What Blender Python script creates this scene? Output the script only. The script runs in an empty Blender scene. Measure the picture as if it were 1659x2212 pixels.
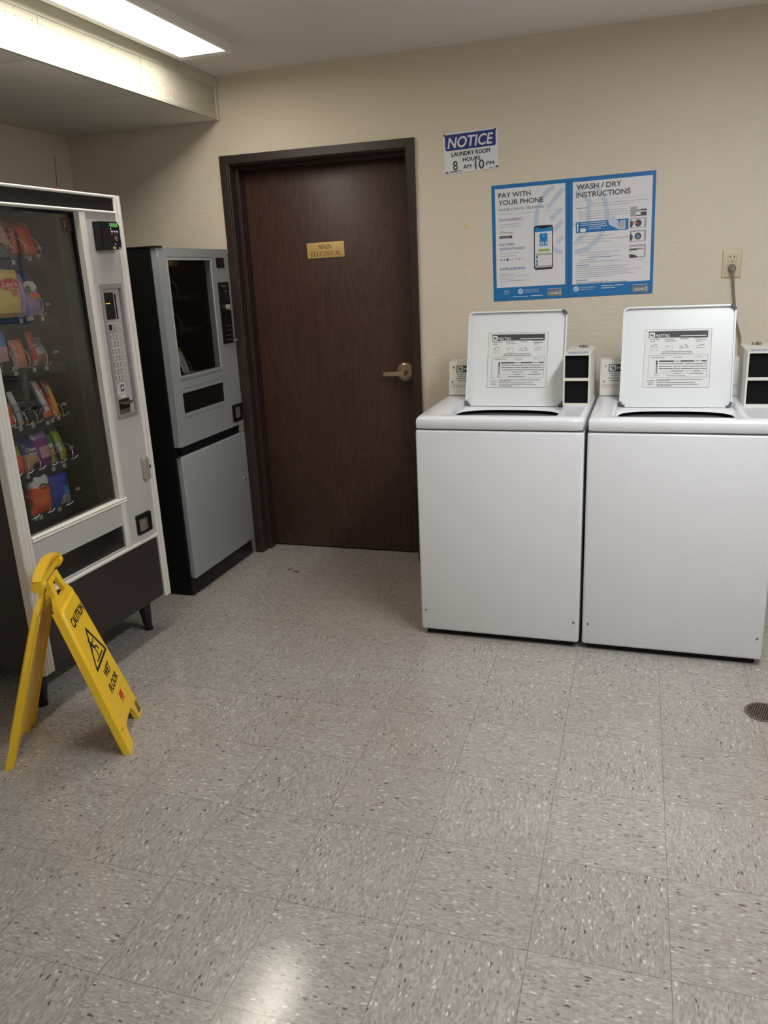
import bpy, bmesh, math, random
from mathutils import Matrix, Vector
random.seed(7)
PI = math.pi
scene = bpy.context.scene
COL = scene.collection

# ------------------------------------------------------------------ colours and materials
def lin(c):
    c /= 255.0
    return c / 12.92 if c <= 0.04045 else ((c + 0.055) / 1.055) ** 2.4
def rgb(r, g, b):
    return (lin(r), lin(g), lin(b), 1.0)

MATS = {}
def mat(name, col, rough=0.5, metal=0.0, spec=0.5, bump=None, vary=None, coat=0.0, emit=None, emit_s=0.0):
    """principled material; bump=(scale, strength, distance); vary=(scale, amount)"""
    if name in MATS:
        return MATS[name]
    m = bpy.data.materials.new(name); m.use_nodes = True
    nt = m.node_tree; b = nt.nodes['Principled BSDF']
    b.inputs['Base Color'].default_value = col
    b.inputs['Roughness'].default_value = rough
    b.inputs['Metallic'].default_value = metal
    b.inputs['Specular IOR Level'].default_value = spec
    b.inputs['Coat Weight'].default_value = coat
    if emit:
        b.inputs['Emission Color'].default_value = emit
        b.inputs['Emission Strength'].default_value = emit_s
    if bump or vary:
        tc = nt.nodes.new('ShaderNodeTexCoord')
    if bump:
        n = nt.nodes.new('ShaderNodeTexNoise'); n.inputs['Scale'].default_value = bump[0]
        n.inputs['Detail'].default_value = 3
        nt.links.new(tc.outputs['Object'], n.inputs['Vector'])
        bp = nt.nodes.new('ShaderNodeBump'); bp.inputs['Strength'].default_value = bump[1]
        bp.inputs['Distance'].default_value = bump[2]
        nt.links.new(n.outputs['Fac'], bp.inputs['Height']); nt.links.new(bp.outputs['Normal'], b.inputs['Normal'])
    if vary:
        n = nt.nodes.new('ShaderNodeTexNoise'); n.inputs['Scale'].default_value = vary[0]
        n.inputs['Detail'].default_value = 4
        nt.links.new(tc.outputs['Object'], n.inputs['Vector'])
        mx = nt.nodes.new('ShaderNodeMix'); mx.data_type = 'RGBA'
        a = vary[1]
        mx.inputs[6].default_value = tuple(col[i] * (1 - a) for i in range(3)) + (1,)
        mx.inputs[7].default_value = tuple(min(1, col[i] * (1 + a)) for i in range(3)) + (1,)
        nt.links.new(n.outputs['Fac'], mx.inputs[0]); nt.links.new(mx.outputs[2], b.inputs['Base Color'])
    MATS[name] = m
    return m

class NT:
    """small helper to wire node trees"""
    def __init__(s, m): s.nt = m.node_tree
    def n(s, t, **kw):
        nd = s.nt.nodes.new(t)
        for k, v in kw.items(): setattr(nd, k, v)
        return nd
    def l(s, a, b): s.nt.links.new(a, b)
    def math(s, op, a, b=None, clamp=False):
        nd = s.n('ShaderNodeMath', operation=op, use_clamp=clamp)
        for i, v in enumerate((a, b)):
            if v is None: continue
            if isinstance(v, (int, float)): nd.inputs[i].default_value = v
            else: s.l(v, nd.inputs[i])
        return nd.outputs[0]
    def mix(s, fac, a, b):
        nd = s.n('ShaderNodeMix', data_type='RGBA')
        for i, v in ((0, fac), (6, a), (7, b)):
            if isinstance(v, (int, float, tuple)): nd.inputs[i].default_value = v
            else: s.l(v, nd.inputs[i])
        return nd.outputs[2]
    def ramp(s, fac, stops, interp='LINEAR'):
        nd = s.n('ShaderNodeValToRGB'); cr = nd.color_ramp; cr.interpolation = interp
        while len(cr.elements) < len(stops): cr.elements.new(0.5)
        for e, (p, c) in zip(cr.elements, stops):
            e.position = p; e.color = c if len(c) == 4 else tuple(c) + (1,)
        s.l(fac, nd.inputs[0]); return nd.outputs[0]

def floor_material():
    m = bpy.data.materials.new('vinyl_tile'); m.use_nodes = True
    T = NT(m); b = m.node_tree.nodes['Principled BSDF']
    tc = T.n('ShaderNodeTexCoord'); sx = T.n('ShaderNodeSeparateXYZ'); T.l(tc.outputs['Object'], sx.inputs[0])
    x = T.math('DIVIDE', sx.outputs[0], 0.3048); y = T.math('DIVIDE', sx.outputs[1], 0.3048)
    ix = T.math('FLOOR', x); iy = T.math('FLOOR', y)
    par = T.math('FLOORED_MODULO', T.math('ADD', ix, iy), 2.0)
    # distance to the nearest joint (in tile units)
    fx = T.math('FRACT', x); fy = T.math('FRACT', y)
    ex = T.math('MINIMUM', fx, T.math('SUBTRACT', 1.0, fx)); ey = T.math('MINIMUM', fy, T.math('SUBTRACT', 1.0, fy))
    e = T.math('MINIMUM', ex, ey)
    joint = T.math('LESS_THAN', e, 0.003)
    # per tile random
    cid = T.n('ShaderNodeCombineXYZ'); T.l(ix, cid.inputs[0]); T.l(iy, cid.inputs[1])
    wn = T.n('ShaderNodeTexWhiteNoise', noise_dimensions='3D'); T.l(cid.outputs[0], wn.inputs['Vector'])
    # along-chip / across-chip coordinates, turned a quarter on every other tile
    inv = T.math('SUBTRACT', 1.0, par)
    a = T.math('ADD', T.math('MULTIPLY', sx.outputs[0], par), T.math('MULTIPLY', sx.outputs[1], inv))
    c = T.math('ADD', T.math('MULTIPLY', sx.outputs[1], par), T.math('MULTIPLY', sx.outputs[0], inv))
    off = T.math('MULTIPLY', wn.outputs['Value'], 37.0)
    def coords(sa, sc, k):
        v = T.n('ShaderNodeCombineXYZ')
        T.l(T.math('MULTIPLY', a, sa), v.inputs[0]); T.l(T.math('MULTIPLY', c, sc), v.inputs[1])
        T.l(T.math('ADD', off, k), v.inputs[2])
        nz = T.n('ShaderNodeTexNoise'); nz.inputs['Scale'].default_value = 1.3; nz.inputs['Detail'].default_value = 1
        T.l(v.outputs[0], nz.inputs['Vector'])
        ad = T.n('ShaderNodeVectorMath', operation='MULTIPLY_ADD')
        T.l(nz.outputs['Color'], ad.inputs[0]); ad.inputs[1].default_value = (0.9, 0.9, 0.0); T.l(v.outputs[0], ad.inputs[2])
        return ad.outputs[0]
    def voro(sa, sc, k, rnd=1.0):
        vo = T.n('ShaderNodeTexVoronoi', voronoi_dimensions='3D', feature='F1'); vo.inputs['Scale'].default_value = 1.0
        vo.inputs['Randomness'].default_value = rnd
        T.l(coords(sa, sc, k), vo.inputs['Vector']); return vo
    # mottled ground of pressed chips
    v1 = voro(90, 215, 0.0); s1 = T.n('ShaderNodeSeparateXYZ'); T.l(v1.outputs['Color'], s1.inputs[0])
    base = T.ramp(s1.outputs[0], [(0.0, rgb(152, 145, 140)), (0.35, rgb(166, 159, 154)), (0.7, rgb(171, 164, 159)), (1.0, rgb(183, 177, 171))])
    v2 = voro(56, 135, 5.0); s2 = T.n('ShaderNodeSeparateXYZ'); T.l(v2.outputs['Color'], s2.inputs[0])
    chip = T.math('LESS_THAN', v2.outputs['Distance'], T.math('ADD', 0.2, T.math('MULTIPLY', s2.outputs[1], 0.22)))
    white = T.math('MULTIPLY', chip, T.math('GREATER_THAN', s2.outputs[0], 0.9))
    pale = T.math('MULTIPLY', chip, T.math('GREATER_THAN', s2.outputs[0], 0.74))
    dark = T.math('MULTIPLY', chip, T.math('LESS_THAN', s2.outputs[0], 0.06))
    grey = T.math('MULTIPLY', chip, T.math('LESS_THAN', s2.outputs[0], 0.19))
    col = T.mix(T.math('MULTIPLY', pale, 0.6), base, rgb(198, 192, 184))
    col = T.mix(T.math('MULTIPLY', grey, 0.75), col, rgb(126, 118, 112))
    col = T.mix(T.math('MULTIPLY', white, 0.9), col, rgb(216, 210, 204))
    col = T.mix(T.math('MULTIPLY', dark, 0.85), col, rgb(92, 86, 83))
    # slow tone drift between and over the tiles, foot-worn browner patches
    tone = T.math('ADD', 0.965, T.math('MULTIPLY', wn.outputs['Value'], 0.07))
    hs = T.n('ShaderNodeHueSaturation'); T.l(col, hs.inputs['Color']); T.l(tone, hs.inputs['Value'])
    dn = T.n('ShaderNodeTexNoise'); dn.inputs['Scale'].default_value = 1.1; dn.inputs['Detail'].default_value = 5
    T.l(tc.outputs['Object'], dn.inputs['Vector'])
    # browner patch in front of the door and beside the washer, broken up by noise
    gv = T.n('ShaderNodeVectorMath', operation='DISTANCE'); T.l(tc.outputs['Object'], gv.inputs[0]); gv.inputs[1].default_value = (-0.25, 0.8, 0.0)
    brown_patch = T.math('SUBTRACT', 1.15, T.math('ADD', T.math('DIVIDE', gv.outputs['Value'], 0.8), T.math('MULTIPLY', T.math('SUBTRACT', dn.outputs['Fac'], 0.5), 1.6)), True)
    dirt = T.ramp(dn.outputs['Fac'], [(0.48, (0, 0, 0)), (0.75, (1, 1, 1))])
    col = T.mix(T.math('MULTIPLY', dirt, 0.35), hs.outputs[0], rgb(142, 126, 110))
    col = T.mix(T.math('MULTIPLY', brown_patch, 0.5), col, rgb(142, 125, 108))
    col = T.mix(T.math('MULTIPLY', joint, 0.55), col, rgb(88, 78, 70))
    T.l(col, b.inputs['Base Color'])
    rn = T.n('ShaderNodeTexNoise'); rn.inputs['Scale'].default_value = 6; rn.inputs['Detail'].default_value = 4
    T.l(tc.outputs['Object'], rn.inputs['Vector'])
    T.l(T.math('ADD', 0.07, T.math('MULTIPLY', rn.outputs['Fac'], 0.16)), b.inputs['Roughness'])
    b.inputs['Specular IOR Level'].default_value = 0.5
    bp = T.n('ShaderNodeBump'); bp.inputs['Strength'].default_value = 0.25; bp.inputs['Distance'].default_value = 0.001
    T.l(T.math('SUBTRACT', T.math('MULTIPLY', rn.outputs['Fac'], 0.4), joint), bp.inputs['Height'])
    T.l(bp.outputs['Normal'], b.inputs['Normal'])
    return m

def wall_material():
    m = bpy.data.materials.new('textured_beige_paint'); m.use_nodes = True
    T = NT(m); b = m.node_tree.nodes['Principled BSDF']
    tc = T.n('ShaderNodeTexCoord')
    mp = T.n('ShaderNodeMapping'); mp.inputs['Scale'].default_value = (1, 1, 1.9); T.l(tc.outputs['Object'], mp.inputs[0])
    n1 = T.n('ShaderNodeTexNoise'); n1.inputs['Scale'].default_value = 26; n1.inputs['Detail'].default_value = 4
    n1.inputs['Distortion'].default_value = 1.2; T.l(mp.outputs[0], n1.inputs['Vector'])
    n2 = T.n('ShaderNodeTexNoise'); n2.inputs['Scale'].default_value = 1.6; n2.inputs['Detail'].default_value = 3
    T.l(tc.outputs['Object'], n2.inputs['Vector'])
    col = T.mix(n2.outputs['Fac'], rgb(217, 205, 189), rgb(224, 213, 198))
    T.l(col, b.inputs['Base Color']); b.inputs['Roughness'].default_value = 0.75
    b.inputs['Specular IOR Level'].default_value = 0.25
    h = T.ramp(n1.outputs['Fac'], [(0.36, (0, 0, 0)), (0.5, (0.75, 0.75, 0.75)), (0.62, (1, 1, 1))])
    bp = T.n('ShaderNodeBump'); bp.inputs['Strength'].default_value = 0.22; bp.inputs['Distance'].default_value = 0.004
    T.l(h, bp.inputs['Height']); T.l(bp.outputs['Normal'], b.inputs['Normal'])
    return m

def wood_material():
    m = bpy.data.materials.new('dark_stained_oak'); m.use_nodes = True
    T = NT(m); b = m.node_tree.nodes['Principled BSDF']
    tc = T.n('ShaderNodeTexCoord')
    mp = T.n('ShaderNodeMapping'); mp.inputs['Scale'].default_value = (11.0, 1, 1.0); T.l(tc.outputs['Object'], mp.inputs[0])
    n1 = T.n('ShaderNodeTexNoise'); n1.inputs['Scale'].default_value = 1.0; n1.inputs['Detail'].default_value = 2
    n1.inputs['Distortion'].default_value = 0.5; T.l(mp.outputs[0], n1.inputs['Vector'])
    rings = T.math('FRACT', T.math('MULTIPLY', n1.outputs['Fac'], 13.0))
    mp2 = T.n('ShaderNodeMapping'); mp2.inputs['Scale'].default_value = (260, 1, 9); T.l(tc.outputs['Object'], mp2.inputs[0])
    n2 = T.n('ShaderNodeTexNoise'); n2.inputs['Scale'].default_value = 1.0; n2.inputs['Detail'].default_value = 3
    T.l(mp2.outputs[0], n2.inputs['Vector'])
    g = T.math('ADD', T.math('MULTIPLY', rings, 0.45), T.math('MULTIPLY', n2.outputs['Fac'], 0.75))
    col = T.ramp(g, [(0.15, rgb(60, 42, 36)), (0.55, rgb(72, 50, 42)), (0.95, rgb(83, 59, 50))])
    T.l(col, b.inputs['Base Color']); b.inputs['Roughness'].default_value = 0.42
    b.inputs['Specular IOR Level'].default_value = 0.35
    return m

def ceiling_tile_material():
    m = bpy.data.materials.new('fissured_ceiling_tile'); m.use_nodes = True
    T = NT(m); b = m.node_tree.nodes['Principled BSDF']
    tc = T.n('ShaderNodeTexCoord')
    mp = T.n('ShaderNodeMapping'); mp.inputs['Scale'].default_value = (60, 90, 45); T.l(tc.outputs['Object'], mp.inputs[0])
    vo = T.n('ShaderNodeTexVoronoi'); vo.inputs['Scale'].default_value = 1.0; T.l(mp.outputs[0], vo.inputs['Vector'])
    s = T.n('ShaderNodeSeparateXYZ'); T.l(vo.outputs['Color'], s.inputs[0])
    pit = T.math('MULTIPLY', T.math('LESS_THAN', vo.outputs['Distance'], 0.2), T.math('GREATER_THAN', s.outputs[0], 0.7))
    T.l(T.mix(T.math('MULTIPLY', pit, 0.8), rgb(200, 196, 182), rgb(110, 104, 94)), b.inputs['Base Color'])
    b.inputs['Roughness'].default_value = 0.9
    return m

def glass_material(name, tint=(1, 1, 1, 1), gain=1.0):
    m = bpy.data.materials.new(name); m.use_nodes = True
    nt = m.node_tree; nt.nodes.clear(); T = NT(m)
    out = T.n('ShaderNodeOutputMaterial'); tr = T.n('ShaderNodeBsdfTransparent'); gl = T.n('ShaderNodeBsdfGlossy')
    tr.inputs[0].default_value = tint; gl.inputs['Roughness'].default_value = 0.015
    fr = T.n('ShaderNodeFresnel'); ge = T.n('ShaderNodeNewGeometry')
    T.l(T.math('SUBTRACT', 1.5, T.math('MULTIPLY', ge.outputs['Backfacing'], 1.5 - 1 / 1.5)), fr.inputs['IOR'])   # same reflectance from both sides of a thin pane
    mx = T.n('ShaderNodeMixShader')
    T.l(T.math('MULTIPLY', fr.outputs[0], gain, True), mx.inputs[0]); T.l(tr.outputs[0], mx.inputs[1]); T.l(gl.outputs[0], mx.inputs[2])
    T.l(mx.outputs[0], out.inputs[0]); return m

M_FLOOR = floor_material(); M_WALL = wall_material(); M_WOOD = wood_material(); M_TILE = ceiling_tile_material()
M_CEIL = mat('ceiling_paint', rgb(238, 232, 228), 0.9, spec=0.2, bump=(90, 0.12, 0.002))
M_SOFW = mat('white_paint_strip', rgb(206, 204, 192), 0.6)
M_SOFU = mat('soffit_board', rgb(232, 228, 218), 0.85, bump=(60, 0.1, 0.002))
M_FRAME = mat('dark_brown_enamel', rgb(54, 42, 38), 0.38, spec=0.4, bump=(140, 0.05, 0.001))
M_BLACK = mat('black_plastic', rgb(17, 17, 18), 0.38)
M_MBLACK = mat('matt_black', rgb(13, 13, 14), 0.7, spec=0.25)
M_RECESS = mat('recess_shade', rgb(11, 10, 14), 0.8, spec=0.2)
M_WHITE = mat('white_enamel', rgb(230, 230, 236), 0.22, spec=0.5, bump=(420, 0.03, 0.0005))
M_WHITE2 = mat('white_enamel_lid', rgb(226, 229, 231), 0.3)
M_CREAM = mat('ivory_enamel', rgb(224, 220, 212), 0.4)
M_CHROME = mat('chrome', rgb(200, 198, 194), 0.18, 1.0)
M_COIL = mat('zinc_wire', rgb(170, 168, 164), 0.3, 0.75)
M_STEEL = mat('brushed_steel', rgb(160, 155, 148), 0.35, 1.0)
M_BRONZE = mat('satin_nickel', rgb(186, 168, 142), 0.3, 0.75)
M_ALU = mat('satin_aluminium_trim', rgb(228, 224, 220), 0.38, 0.15, bump=(200, 0.03, 0.0005))
M_LGREY = mat('light_grey_panel', rgb(192, 188, 188), 0.42)
M_GREYP = mat('silver_grey_paint', rgb(160, 164, 168), 0.42, 0.1, bump=(500, 0.04, 0.0005))
M_MBROWN = mat('brown_black_laminate', rgb(48, 41, 40), 0.5)
M_INT = mat('dark_interior', rgb(24, 22, 21), 0.7)
M_INTB = mat('dark_interior_tray', rgb(18, 17, 17), 0.7)
M_YEL = mat('yellow_plastic', rgb(244, 200, 48), 0.42, vary=(9, 0.06), bump=(30, 0.05, 0.002))
M_INK = mat('black_ink', rgb(26, 24, 22), 0.6)
M_DGREY = mat('dark_grey_ink', rgb(70, 72, 78), 0.7)
M_MGREY = mat('grey_ink', rgb(128, 128, 134), 0.8)
M_LINE = mat('pale_grey_ink', rgb(172, 170, 176), 0.8)
M_PAPER = mat('white_paper', rgb(226, 226, 232), 0.6)
M_PBLUE = mat('poster_blue', rgb(22, 112, 178), 0.5)
M_PBLUE2 = mat('poster_blue_text', rgb(104, 134, 170), 0.6)
M_WATER = mat('pale_blue_ink', rgb(196, 207, 224), 0.7)
M_NAVY = mat('sign_navy', rgb(44, 58, 128), 0.35)
M_SIGNW = mat('sign_white', rgb(226, 228, 234), 0.35)
M_GOLD = mat('gold_plate', rgb(208, 174, 110), 0.42, 0.1)
M_PLBR = mat('plate_brown_ink', rgb(84, 46, 24), 0.5)
M_IVORY = mat('ivory_plastic', rgb(208, 194, 166), 0.4)
M_GREYC = mat('grey_cable', rgb(128, 122, 116), 0.5)
M_RED = mat('red_ink', rgb(206, 60, 50), 0.5)
M_LENS = mat('light_diffuser', rgb(250, 250, 245), 0.4, emit=(1.0, 0.93, 0.80, 1), emit_s=1.0)
M_LENS2 = mat('light_diffuser_cool', rgb(250, 250, 245), 0.4, emit=(0.95, 0.985, 1.0, 1), emit_s=1.0)
M_LENS3 = mat('light_diffuser_far', rgb(250, 250, 245), 0.4, emit=(0.92, 1.0, 0.95, 1), emit_s=1.0)
M_FIX = mat('white_fixture_metal', rgb(244, 244, 240), 0.4)
M_GLASS = glass_material('window_glass', (0.86, 0.86, 0.85, 1), 1.35)     # double glazed
M_GLASS2 = glass_material('smoked_window_glass', (0.8, 0.79, 0.78, 1), 0.7)

# ------------------------------------------------------------------ mesh helpers
def new(): return bmesh.new()
def box(bm, x0, x1, y0, y1, z0, z1, bev=0.0, seg=2, mi=0, edges=None):
    r = bmesh.ops.create_cube(bm, size=1.0)
    vs = r['verts']
    for v in vs:
        v.co = Vector((x0 if v.co.x < 0 else x1, y0 if v.co.y < 0 else y1, z0 if v.co.z < 0 else z1))
    fs = list({f for v in vs for f in v.link_faces})
    for f in fs: f.material_index = mi
    if bev > 0:
        es = list({e for v in vs for e in v.link_edges})
        if edges: es = [e for e in es if edges(e)]
        rr = bmesh.ops.bevel(bm, geom=es, offset=bev, segments=seg, profile=0.5, affect='EDGES')
        for f in rr['faces']: f.material_index = mi
def cyl(bm, p0, p1, r0, r1=None, n=20, cap=True, mi=0):
    p0 = Vector(p0); p1 = Vector(p1); r1 = r0 if r1 is None else r1
    d = (p1 - p0); q = d.to_track_quat('Z', 'Y').to_matrix().to_4x4()
    Mx = Matrix.Translation((p0 + p1) / 2) @ q
    r = bmesh.ops.create_cone(bm, cap_ends=cap, segments=n, radius1=r0, radius2=r1, depth=d.length, matrix=Mx)
    for f in {f for v in r['verts'] for f in v.link_faces}: f.material_index = mi
def ball(bm, c, r, sc=(1, 1, 1), n=16, mi=0):
    Mx = Matrix.Translation(c) @ Matrix.Diagonal((sc[0], sc[1], sc[2], 1))
    q = bmesh.ops.create_uvsphere(bm, u_segments=n, v_segments=n // 2, radius=r, matrix=Mx)
    for f in {f for v in q['verts'] for f in v.link_faces}: f.material_index = mi
def tube(bm, pts, r, n=8, closed=False):
    pts = [Vector(p) for p in pts]; N = len(pts); rings = []
    up = Vector((0, 0, 1)); prev = None
    for i, p in enumerate(pts):
        if closed: t = pts[(i + 1) % N] - pts[i - 1]
        else: t = pts[min(i + 1, N - 1)] - pts[max(i - 1, 0)]
        t.normalize()
        if prev is None:
            a = t.cross(up)
            if a.length < 1e-3: a = t.cross(Vector((1, 0, 0)))
        else: a = prev - t * prev.dot(t)
        a.normalize(); prev = a; b = t.cross(a)
        rr = r[i] if isinstance(r, (list, tuple)) else r
        rings.append([bm.verts.new(p + a * (rr * math.cos(2 * PI * k / n)) + b * (rr * math.sin(2 * PI * k / n))) for k in range(n)])
    for i in range(N if closed else N - 1):
        A, B = rings[i], rings[(i + 1) % N]
        for k in range(n):
            bm.faces.new((A[k], A[(k + 1) % n], B[(k + 1) % n], B[k]))
    if not closed:
        bm.faces.new(list(reversed(rings[0]))); bm.faces.new(rings[-1])
def prism(bm, poly, lo, hi, fr=None, mi=0):
    """extrude a 2-D polygon along the local third axis; fr(u, v, w) -> point"""
    fr = fr or (lambda u, v, w: (u, v, w))
    A = [bm.verts.new(fr(u, v, lo)) for u, v in poly]; B = [bm.verts.new(fr(u, v, hi)) for u, v in poly]
    fs = [bm.faces.new(list(reversed(A))), bm.faces.new(B)]
    n = len(poly)
    for i in range(n): fs.append(bm.faces.new((A[i], A[(i + 1) % n], B[(i + 1) % n], B[i])))
    for f in fs: f.material_index = mi
def rrect(x0, x1, y0, y1, r, n=5):
    pts = []
    for cx, cy, a0 in ((x1 - r, y0 + r, -PI / 2), (x1 - r, y1 - r, 0), (x0 + r, y1 - r, PI / 2), (x0 + r, y0 + r, PI)):
        for k in range(n + 1):
            a = a0 + PI / 2 * k / n; pts.append((cx + r * math.cos(a), cy + r * math.sin(a)))
    return pts
def ring_prism(bm, outer, inner, lo, hi, fr=None):
    """frame between two loops with the same number of points"""
    fr = fr or (lambda u, v, w: (u, v, w)); n = len(outer)
    V = [[bm.verts.new(fr(u, v, w)) for u, v in L] for L, w in ((outer, lo), (outer, hi), (inner, hi), (inner, lo))]
    for a in range(4):
        A, B = V[a], V[(a + 1) % 4]
        for i in range(n): bm.faces.new((A[i], A[(i + 1) % n], B[(i + 1) % n], B[i]))
def holed(bm, u0, u1, v0, v1, holes, w0, w1, fr, mi=0):
    """slab with rectangular holes; fr(u, v, w) -> point"""
    us = sorted({u0, u1} | {h[0] for h in holes} | {h[1] for h in holes})
    vs = sorted({v0, v1} | {h[2] for h in holes} | {h[3] for h in holes})
    us = [u for u in us if u0 <= u <= u1]; vs = [v for v in vs if v0 <= v <= v1]
    def solid(i, j):
        if i < 0 or j < 0 or i >= len(us) - 1 or j >= len(vs) - 1: return False
        u = (us[i] + us[i + 1]) / 2; v = (vs[j] + vs[j + 1]) / 2
        return not any(h[0] < u < h[1] and h[2] < v < h[3] for h in holes)
    P = {}
    def vert(i, j, k):
        if (i, j, k) not in P: P[(i, j, k)] = bm.verts.new(fr(us[i], vs[j], (w0, w1)[k]))
        return P[(i, j, k)]
    fs = []
    for i in range(len(us) - 1):
        for j in range(len(vs) - 1):
            if not solid(i, j): continue
            fs.append(bm.faces.new([vert(*t) for t in ((i, j, 1), (i + 1, j, 1), (i + 1, j + 1, 1), (i, j + 1, 1))]))
            fs.append(bm.faces.new([vert(*t) for t in ((i, j, 0), (i, j + 1, 0), (i + 1, j + 1, 0), (i + 1, j, 0))]))
            for (di, dj, a, b2) in ((-1, 0, (i, j), (i, j + 1)), (1, 0, (i + 1, j + 1), (i + 1, j)), (0, -1, (i + 1, j), (i, j)), (0, 1, (i, j + 1), (i + 1, j + 1))):
                if not solid(i + di, j + dj):
                    fs.append(bm.faces.new([vert(*a, 0), vert(*b2, 0), vert(*b2, 1), vert(*a, 1)][::-1]))
    for f in fs: f.material_index = mi

def obj(name, bm, mats, parent=None, smooth=True, angle=35, loc=None, rot=None, recalc=True):
    if recalc: bmesh.ops.recalc_face_normals(bm, faces=bm.faces[:])
    me = bpy.data.meshes.new(name); bm.to_mesh(me); bm.free()
    for m in (mats if isinstance(mats, (list, tuple)) else [mats]): me.materials.append(m)
    if smooth:
        for p in me.polygons: p.use_smooth = True
        me.set_sharp_from_angle(angle=math.radians(angle))
    o = bpy.data.objects.new(name, me); COL.objects.link(o)
    if parent is not None: o.parent = parent
    if loc is not None: o.location = loc
    if rot is not None: o.rotation_euler = rot
    return o
def tag(o, label, cat, group=None):
    o['label'] = label; o['category'] = cat
    if group: o['group'] = group
    return o
def thing(name, label, cat, loc=(0, 0, 0), rot=(0, 0, 0), group=None):
    o = bpy.data.objects.new(name, None); COL.objects.link(o); o.empty_display_size = 0.1
    o.location = loc; o.rotation_euler = rot
    return tag(o, label, cat, group)
def struct(name, bm, m, parent=None, **kw):
    o = obj(name, bm, m, parent, **kw); o['kind'] = 'structure'; return o
def part(name, m, parent, fn, *a, label=None, **kw):
    """one-shape part: part('leg', M, root, cyl, p0, p1, r)"""
    bm = new(); fn(bm, *a, **kw); o = obj(name, bm, m, parent)
    if label: o['label'] = label
    return o

# --- flat drawing on a plane: org + ux*u + uy*v, raised along n = ux x uy
class Plane:
    def __init__(s, org, ux, uy):
        s.o = Vector(org); s.x = Vector(ux).normalized(); s.y = Vector(uy).normalized(); s.n = s.x.cross(s.y)
    def __call__(s, u, v, w=0.0): return s.o + s.x * u + s.y * v + s.n * w
def quads(bm, pl, rects, w, t=0.0003):
    for u0, u1, v0, v1 in rects: prism(bm, [(u0, v0), (u1, v0), (u1, v1), (u0, v1)], w, w + t, pl)
def clusters(polys, gap):
    bb = []
    for p in polys:
        if len(p) == 4 and not isinstance(p[0], (tuple, list)): bb.append(p)
        else: bb.append((min(q[0] for q in p), max(q[0] for q in p), min(q[1] for q in p), max(q[1] for q in p)))
    own = list(range(len(polys)))
    def root(i):
        while own[i] != i: i = own[i]
        return i
    for i in range(len(bb)):
        for j in range(i):
            a, c = bb[i], bb[j]
            if max(a[0], c[0]) - min(a[1], c[1]) < gap and max(a[2], c[2]) - min(a[3], c[3]) < gap: own[root(i)] = root(j)
    out = {}
    for i, p in enumerate(polys): out.setdefault(root(i), []).append(p)
    return list(out.values())
def flat(name, pl, polys, m, parent, w=0.0004, t=0.0003, gap=None):
    if gap is None and name in ('fine_print', 'label_print', 'bold_print', 'footer_print', 'rule', 'screen_list', 'list_print', 'list_icon', 'payment_mark', 'reader_button', 'label_diagram', 'thumbnail_detail', 'panel_print', 'watermark', 'chart_print', 'label_chart_bar', 'panel_groove', 'groove', 'logo_stripe', 'picture', 'badge_print'):
        gap = 0.009 if 'print' in name and name not in ('list_print', 'chart_print', 'badge_print') else 0.004
        cs = clusters(polys, gap)
        if len(cs) > 1: return [flat(name, pl, c, m, parent, w, t, gap) for c in cs][0]
    bm = new()
    for i, p in enumerate(polys):                                # a hair of height between neighbours, so overlaps never coincide
        e = (i % 17) * 8e-6
        if len(p) == 4 and not isinstance(p[0], (tuple, list)): quads(bm, pl, [p], w, t + e)
        else: prism(bm, p, w, w + t + e, pl)
    return obj(name, bm, m, parent, smooth=False)
def text(name, body, pl, u, v, h, m, parent, width=None, bold=0.0, align='L', shear=0.0, w=0.0006, t=0.0003, spacing=1.0, italic=False):
    """lettering with cap height h whose left/centre/right baseline point is (u, v) on the plane"""
    cu = bpy.data.curves.new('t', 'FONT'); cu.body = body; cu.size = 1.0; cu.shear = shear
    cu.space_character = spacing; cu.resolution_u = 3; cu.fill_mode = 'FRONT'
    to = bpy.data.objects.new('t', cu); COL.objects.link(to)
    dg = bpy.context.evaluated_depsgraph_get(); dg.update()
    me = bpy.data.meshes.new_from_object(to.evaluated_get(dg))
    bpy.data.objects.remove(to); bpy.data.curves.remove(cu)
    xs = [q.co.x for q in me.vertices]
    x0, x1 = min(xs), max(xs); cap = 0.729; sc = h / cap
    sx = sc if width is None else width / (x1 - x0)
    W = (x1 - x0) * sx; du = {'L': 0, 'C': -W / 2, 'R': -W}[align]
    bm = new(); bm.from_mesh(me); bpy.data.meshes.remove(me)
    if bold:                                                     # heavier strokes: the same glyphs again, shifted by the extra weight
        base = bm.faces[:]
        for k, (dx, dy) in enumerate(((bold, 0), (-bold, 0), (0, bold), (0, -bold))):
            r = bmesh.ops.duplicate(bm, geom=base)
            bmesh.ops.translate(bm, verts=[g for g in r['geom'] if isinstance(g, bmesh.types.BMVert)], vec=(dx, dy, .03 * (k + 1)))
    r = bmesh.ops.extrude_face_region(bm, geom=bm.faces[:])
    top = [g for g in r['geom'] if isinstance(g, bmesh.types.BMVert)]
    for q in top: q.co.z += 10.0
    for q in bm.verts: q.co.z = w + (q.co.z > 5) * t + (q.co.z % 10.0) * 6e-4
    for q in bm.verts:
        c = q.co.copy(); q.co = pl(u + du + (c.x - x0) * sx, v + c.y * sc, c.z)
    return obj(name, bm, m, parent, smooth=False)
def stroke(pts, th):
    """polygons (one quad per segment) for a polyline stroke"""
    out = []
    for (x0, y0), (x1, y1) in zip(pts, pts[1:]):
        d = math.hypot(x1 - x0, y1 - y0); nx, ny = -(y1 - y0) / d * th / 2, (x1 - x0) / d * th / 2
        out.append([(x0 + nx, y0 + ny), (x0 - nx, y0 - ny), (x1 - nx, y1 - ny), (x1 + nx, y1 + ny)])
    return out
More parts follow.
